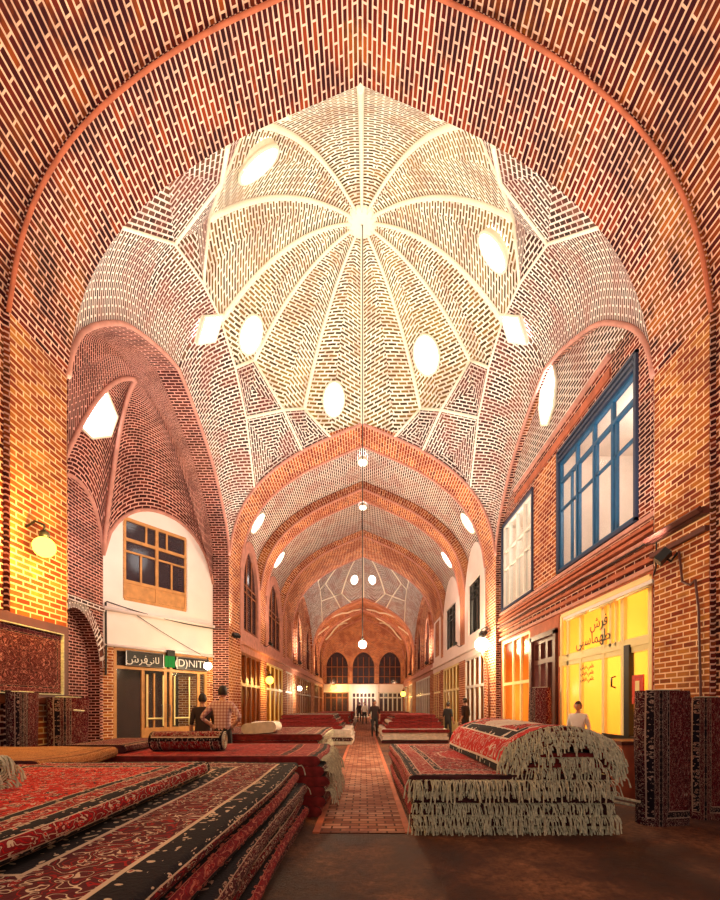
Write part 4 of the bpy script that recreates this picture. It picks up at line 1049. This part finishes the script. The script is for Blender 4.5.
# draped hump: nested carpets folded over one another
def hump(label, xc, hw, h, y0, y1, z0, th, mat, frn, skew=.0, flen=.14, lean=.12):
    m = MB(); n = 30
    def S(a, t, k=0):
        an = PI*a; hh, ww = h-k*th, hw-k*th
        ca = math.cos(an); x = -ww*(abs(ca)**.85)*(1 if ca > 0 else -1)
        return Vector((x+lean*(z0*0+hh*math.sin(an)), y0+(y1-y0)*t+.03*math.sin(a*11), hh*math.sin(an)**.8+.012*math.sin(a*17+t*5)))
    L = 1.0
    m.grid(lambda a, b: (S(a, b)-Vector((0, y0, 0)), (b*.9+.05, .04+a*.92)), n, 10)
    m.grid(lambda a, b: (S(1-a, b, 1)-Vector((0, y0, 0)), (b, a)), n, 10, mi=1)
    for t in (0, 1):
        for i in range(n):
            q = [S(i/n, t), S((i+1)/n, t), S((i+1)/n, t, 1), S(i/n, t, 1)]
            m.face([p-Vector((0, y0, 0)) for p in q], [(0, 0)]*4, 1)
    for a in (0, 1):
        m.face([S(a, 0)-Vector((0, y0, 0)), S(a, 1)-Vector((0, y0, 0)), S(a, 1, 1)-Vector((0, y0, 0)), S(a, 0, 1)-Vector((0, y0, 0))], [(0, 0)]*4, 1)
    o = m.build('draped_carpet', [C[mat], M['rugside']]); o.location = (xc, y0, z0); tag(o, label, 'carpet', G)
    f = MB(); P, O = [], []
    for i in range(frn):
        a = (i+random.random())/frn; P.append(S(a, 0)-Vector((0, y0, .01))); O.append((.35*(a-.5)*2, -1, .35))
    tassels(f, P, O, flen, r=.008); ff = f.build('fringe', M['fringe'], o); ff['kind'] = 'stuff'
    return o
z1 = 5*TH+.004
hump('red banded carpet draped outermost over the hump on the near right stack', 2.42, .72, .56, 5.1, 8.1, z1, .045, 'stripe', 190, flen=.17)
hump('fringed carpet second in the hump on the near right stack', 2.43, .665, .505, 5.04, 8.0, z1, .05, 'ruby', 150)
hump('fringed carpet third in the hump on the near right stack', 2.44, .6, .44, 5.0, 7.9, z1, .05, 'wine', 130)
hump('fringed carpet fourth in the hump on the near right stack', 2.45, .54, .37, 4.98, 7.8, z1, .05, 'ruby', 120)
rug('folded carpet at the core of the near right hump, lower of two', 2.0, 2.92, 4.97, 7.6, z1+.002, .12, 'ruby', 'rugside', G, fr='f', flen=.17, fn=90, amp=0)
rug('folded carpet at the core of the near right hump, upper of two', 2.1, 2.8, 4.97, 7.6, z1+.126, .12, 'wine', 'rugside', G, fr='f', flen=.17, fn=80, amp=0)

# standing folded carpets
def standing(label, x, y, w, h, th, mat, rz=0, lean=0, z=0, side='rugside_dk'):
    m = MB(); prof = []; r = th/2
    for i in range(9): prof.append((-w/2+r+(w-2*r)*i/8, -r, i/8*.5))
    for i in range(1, 6): a = PI*i/6; prof.append((w/2-r+r*math.sin(a), -r*math.cos(a), .5+.06*i))
    for i in range(9): prof.append((w/2-r-(w-2*r)*i/8, r, .5-.06*i))
    for i in range(1, 6): a = PI*i/6; prof.append((-w/2+r-r*math.sin(a), r*math.cos(a), .03*i))
    prof.append(prof[0]); n = len(prof)-1
    def f(a, b):
        i = round(a*n); px, py, u = prof[i]; k = 1+.03*math.sin(b*6+x)
        return (px*k, py*k+lean*b*h, b*h), (u, .05+b*.6)
    m.grid(f, n, 12)
    top = [f(i/n, 1.0)[0] for i in range(n)]; bot = [f(i/n, 0.0)[0] for i in range(n)]
    m.face(top, None, 1); m.face(list(reversed(bot)), None, 1)
    o = m.build('standing_carpet', [C[mat], M[side]]); o.location = (x, y, z); o.rotation_euler.z = rz
    tag(o, label, 'carpet', 'carpets standing on end'); 
    sp = MB()
    for k in (-.3, 0, .3): sp.tube([(-w/2+r, lean*h+k*r*1.6, h+.006), (w/2-r, lean*h+k*r*1.6, h+.006)], .008, 4)
    sp.build('folded_edge', M['fringe'], o)
    return o
standing('tall dark red folded carpet standing on end beside the near right stack', 3.86, 5.35, .68, 1.68, .34, 'dotted', rz=.12)
standing('dark folded carpet standing at the right edge against the pier', 4.62, 5.6, .5, 1.6, .3, 'wine', rz=-.1)
standing('small folded carpet standing in front of the dark right doorway', 4.62, 10.9, .58, 1.95, .24, 'dotted', rz=-.9)
standing('dark folded carpet leaning on the near left pier under the framed carpet', -4.8, 5.98, .5, 1.68, .2, 'dotted', rz=PI/2+.1)
standing('deep red folded carpet standing at the alcove corner of the near left pier', -4.74, 6.82, .62, 1.62, .3, 'wine', rz=PI/2-.35)
m = MB(); m.tube([(-4.5, 6.6, 1.42), (-4.52, 6.85, 1.4), (-4.66, 7.12, 1.43), (-4.7, 7.2, 1.5)], .015, 5); o = m.build('pale_rope', M['fringe']); tag(o, 'pale rope tied round the deep red folded carpet by the left pier', 'rope')
# framed pictorial carpet on the near left pier
t = thing('framed_carpet', 'dark red pictorial carpet in a wide frame hung on the near left pier', 'picture', (-4.97, 6.2, 2.15))
m = MB(); m.face([(.0, -.76, -.46), (.0, .78, -.46), (.0, .78, .5), (.0, -.76, .5)], [(0, 0), (1, 0), (1, 1), (0, 1)]); m.build('carpet', C['picture'], t)
def ringb(mb, y0, y1, z0, z1, w, x0, x1):
    mb.box((x0, y0, z0), (x1, y1, z0+w)); mb.box((x0, y0, z1-w), (x1, y1, z1)); mb.box((x0, y0, z0+w), (x1, y0+w, z1-w)); mb.box((x0, y1-w, z0+w), (x1, y1, z1-w))
m = MB(); ringb(m, -.92, .9, -.62, .66, .13, -.02, .035); m.build('frame', M['wood_dark'], t)
m = MB(); ringb(m, -.785, .785, -.485, .525, .016, .0, .045); m.build('gilt_edge', M['fringe'], t)

# wooden crate and poles beside the near right stack
t = thing('wooden_box', 'reddish wooden box standing before the yellow shop front', 'box', (4.42, 6.95, 0))
m = MB(); m.box((-.24, -.25, 0), (.24, .25, .86)); m.build('body', M['terracotta'], t)
m = MB(); m.box((-.27, -.28, .86), (.27, .28, .92)); m.build('lid', M['wood_dark'], t)
for k, (a, b_) in enumerate((((3.02, 5.3, .38), (3.48, 5.2, .3)), ((3.02, 5.42, .31), (3.5, 5.34, .22)))):
    m = MB(); c = Vector(a).lerp(Vector(b_), .5); m.tube([Vector(a)-c, Vector(b_)-c], .018, 8); o = m.build('wooden_pole', M['fringe']); o.location = c
    tag(o, 'pale wooden pole sticking out of the near right stack, %s of two' % ('upper', 'lower')[k], 'pole')

# cables
def cable(label, pts, r=.015, mat='black'):
    P = [Vector(p) for p in pts]; c = P[0].copy(); m = MB(); Q = []
    for a, b_ in zip(P, P[1:]):
        sag = .06*(b_-a).length*.5 if abs((b_-a).z) < (b_-a).length*.7 else 0
        for i in range(8): t_ = i/8; Q.append(a.lerp(b_, t_)-c-Vector((0, 0, 4*sag*t_*(1-t_)*.5)))
    Q.append(P[-1]-c); m.tube(Q, r, 5); o = m.build('cable', M[mat]); o.location = c; tag(o, label, 'cable'); return o
cable('cable sagging across the white plaster over the left shop', [D3(.05, 4.62, -.1), D3(1.8, 4.4, -.1), D3(DL, 4.35, -.1), (-5.1, 15.66, 4.3)], .018)
cable('thin wire slanting down the white plaster to the left shop lamp', [D3(.9, 4.4, -.05), D3(3.3, 3.3, -.08)], .01)
cable('dark conduit running down the corner left of the white plaster', [D3(.05, 4.6, -.06), D3(.06, 3.2, -.06), D3(.05, 2.4, -.06)], .03)
cable('dark cable along the cornice of the right brick wall', [(4.99, YF+.1, 4.36), (5.0, Y1, 4.34), (XR-.19, 9.5, 4.36), (XR-.19, 12.5, 4.36), (XR-.19, Y2-.1, 4.36)], .016)
cable('cable looping down the right pier from the flood light', [(4.97, 6.55, 3.9), (4.95, 6.45, 3.4), (4.95, 6.3, 3.3), (4.95, 6.2, 3.35), (4.96, 6.15, 2.9), (4.96, 6.1, 1.2)], .018, 'wood_dark')
cable('cable dropping beside the yellow shop from the cornice', [(4.97, 7.05, 4.3), (4.96, 7.05, 3.8), (4.97, 7.12, 3.7)], .014)

# ---------------------------------------------------------------- people
def person(label, loc, rz, h, top='check', legs='trousers', pose='stand', hair='hair'):
    k = h/1.75
    J = {'pel': (0, 0, .95), 'spi': (0, .0, 1.12), 'che': (0, -.01, 1.32), 'neck': (0, 0, 1.48), 'hd': (0, .015, 1.57),
         'shL': (.17, 0, 1.42), 'shR': (-.17, 0, 1.42), 'hipL': (.1, 0, .9), 'hipR': (-.1, 0, .9),
         'knL': (.12, .02, .5), 'knR': (-.12, .02, .5), 'anL': (.13, -.03, .09), 'anR': (-.13, -.03, .09), 'toL': (.15, .14, .04), 'toR': (-.15, .14, .04)}
    if pose == 'hips':
        J.update({'elL': (.36, -.1, 1.18), 'elR': (-.36, -.1, 1.18), 'haL': (.19, .02, 1.02), 'haR': (-.19, .02, 1.02)})
    elif pose == 'walk':
        J.update({'elL': (.24, .1, 1.15), 'elR': (-.24, -.1, 1.15), 'haL': (.2, .28, .98), 'haR': (-.24, -.12, .9), 'knL': (.11, .2, .52), 'anL': (.11, .16, .12), 'toL': (.12, .32, .08), 'knR': (-.11, -.02, .5), 'anR': (-.11, -.3, .12), 'toR': (-.12, -.14, .04)})
    else:
        J.update({'elL': (.23, -.03, 1.14), 'elR': (-.23, -.03, 1.14), 'haL': (.22, .1, .9), 'haR': (-.22, .1, .9)})
    E = [('pel', 'spi'), ('spi', 'che'), ('che', 'neck'), ('neck', 'hd'), ('che', 'shL'), ('che', 'shR'), ('shL', 'elL'), ('elL', 'haL'), ('shR', 'elR'), ('elR', 'haR'),
         ('pel', 'hipL'), ('pel', 'hipR'), ('hipL', 'knL'), ('knL', 'anL'), ('anL', 'toL'), ('hipR', 'knR'), ('knR', 'anR'), ('anR', 'toR')]
    R = {'pel': (.15, .11), 'spi': (.145, .1), 'che': (.17, .115), 'neck': (.055, .055), 'hd': (.06, .06), 'shL': (.07, .07), 'shR': (.07, .07), 'elL': (.045, .045), 'elR': (.045, .045), 'haL': (.03, .03), 'haR': (.03, .03),
         'hipL': (.09, .09), 'hipR': (.09, .09), 'knL': (.062, .062), 'knR': (.062, .062), 'anL': (.042, .042), 'anR': (.042, .042), 'toL': (.035, .035), 'toR': (.035, .035)}
    names = list(J); me = bpy.data.meshes.new('b'); me.from_pydata([tuple(Vector(J[n])*k) for n in names], [(names.index(a), names.index(b)) for a, b in E], [])
    o = bpy.data.objects.new('b', me); COL.objects.link(o)
    md = o.modifiers.new('s', 'SKIN'); 
    if not me.skin_vertices: me.skin_vertices.new()
    for i, n in enumerate(names):
        sv = me.skin_vertices[0].data[i]; sv.radius = (R[n][0]*k, R[n][1]*k); sv.use_root = (n == 'pel')
    md2 = o.modifiers.new('d', 'SUBSURF'); md2.levels = 2; md2.render_levels = 2
    dg = bpy.context.evaluated_depsgraph_get(); bm_ = bpy.data.meshes.new_from_object(o.evaluated_get(dg)); bpy.data.objects.remove(o)
    m = MB(); base = [Vector(v.co) for v in bm_.vertices]
    m.v = list(base)
    for p in bm_.polygons:
        c = p.center/k; arm = abs(c.x) > .19 and c.z < 1.3
        mi = 0
        if c.z > 1.49: mi = 2
        elif c.z < .97 and abs(c.x) < .19: mi = 1
        elif c.z < .86: mi = 1 if abs(c.x) < .2 else 2
        if arm and (c.z < 1.12): mi = 2
        if c.z < .1: mi = 1
        m.f.append(tuple(p.vertices)); m.uv.append([(0, 0)]*len(p.vertices)); m.mi.append(mi); m.sm.append(True)
    # head: skull, jaw, nose, ears
    hc = Vector((0, .02, 1.655))*k
    def head(a, b):
        th = 2*PI*a; ph = PI*b; d = Vector((math.sin(ph)*math.sin(th), math.sin(ph)*math.cos(th), -math.cos(ph)))
        s_ = Vector((d.x*.076, d.y*.096, d.z*.118))
        if d.z < 0: s_.x *= 1-.28*(-d.z)
        if d.y > .75 and -.25 < d.z < .15: s_.y += .02*(1-abs(d.x)*3) if abs(d.x) < .33 else 0
        return (hc+s_*k, (a, b))
    m.grid(head, 20, 14, mi=2)
    for s_ in (-1, 1):
        m.lathe([(.001, -.03), (.016, -.015), (.02, .008), (.012, .028), (.001, .034)], hc+Vector((s_*.078, -.005, 0))*k, 8, mi=2)
        hd = Vector(J['haL' if s_ > 0 else 'haR'])*k; el = Vector(J['elL' if s_ > 0 else 'elR'])*k; d = (hd-el).normalized(); sd = d.cross(Vector((0, 1, 0))).normalized() if abs(d.y) < .9 else Vector((1, 0, 0)); dn = d.cross(sd)
        m.tube([hd-d*.01, hd+d*.05*k, hd+d*.09*k], [.03*k, .038*k, .03*k], 8, mi=2)
        for q in range(4):
            b0 = hd+d*.085*k+sd*(q-1.5)*.019*k; ln = (.07, .08, .075, .058)[q]*k
            m.tube([b0, b0+d*ln*.5, b0+d*ln*.85+dn*.02*k], [.009*k, .0085*k, .006*k], 6, mi=2)
        b0 = hd+d*.03*k+sd*.035*k; m.tube([b0, b0+(d+sd*.7)*.04*k, b0+(d+sd*.3)*.065*k], [.011*k, .01*k, .007*k], 6, mi=2)
    r_ = m.build('person', [M[top], M[legs], M['skin']]); r_.location = loc; r_.rotation_euler.z = rz; tag(r_, label, 'person')
    hm = MB()
    def hr(a, b):
        th = 2*PI*a; ph = PI*(.33+.67*b); d = Vector((math.sin(ph)*math.sin(th), math.sin(ph)*math.cos(th), -math.cos(ph)))
        lo = 1 if d.y < .35 else 0
        z = d.z if not (d.y > .35 and d.z < .45) else .45+.1*(d.z-.45)
        return (hc+Vector((d.x*.083, d.y*.1-.006, z*.125+.004))*k, (a, b))
    hm.grid(hr, 20, 10); hm.build('hair', M[hair], r_)
    return r_
person('man in a checked shirt seen from behind, hands on hips beside the left stack', (-2.72, 8.25, 0), -.05, 1.86, 'check', 'trousers', 'hips')
person('dark haired person half hidden at the left of the man in the checked shirt', (-3.3, 8.75, 0), .5, 1.72, 'coat', 'trousers', 'stand')
person('person in dark clothes walking in the aisle by the pale right stack', (.55, 19.5, 0), PI, 1.7, 'coat', 'trousers', 'walk')
person('distant person in a pale shirt standing far down the aisle', (.1, 33, 0), PI, 1.72, 'shirtwhite', 'trousers', 'stand')
person('distant person in dark clothes on the left of the aisle near its end', (-.35, 36, 0), 0, 1.72, 'coat', 'trousers', 'walk')
person('person in a dark coat standing at the right shop row near the curved lamp', (3.75, 15.3, 0), .8, 1.74, 'coat', 'trousers', 'stand')
person('person in black at the right end of the middle right stack', (3.52, 17.3, 0), -.8, 1.6, 'trousers', 'trousers', 'stand')
person('person in a white shirt behind the draped carpets before the yellow shop', (4.6, 8.9, 0), 2.4, 1.56, 'shirtwhite', 'trousers', 'stand')
# ---------------------------------------------------------------- camera, world
cam = bpy.data.cameras.new('camera'); co = bpy.data.objects.new('camera', cam); COL.objects.link(co)
co.location = (.06, 0, EYE); co.rotation_euler = (PI/2, 0, 0)
cam.sensor_fit = 'VERTICAL'; cam.sensor_height = 36; cam.lens = 420/900*36; cam.shift_y = 255/900; cam.shift_x = -4/900; cam.clip_end = 300
S.camera = co
wd = bpy.data.worlds.new('World'); S.world = wd; wd.use_nodes = True
bg = wd.node_tree.nodes['Background']; bg.inputs[0].default_value = (1, .88, .8, 1); bg.inputs[1].default_value = .58
S.view_settings.view_transform = 'Standard'; S.view_settings.look = 'None'; S.view_settings.exposure = .08; S.view_settings.gamma = 1
S.view_settings.use_curve_mapping = False
S.cycles.use_denoising = True
S.cycles.max_bounces = 5; S.cycles.sample_clamp_indirect = 4
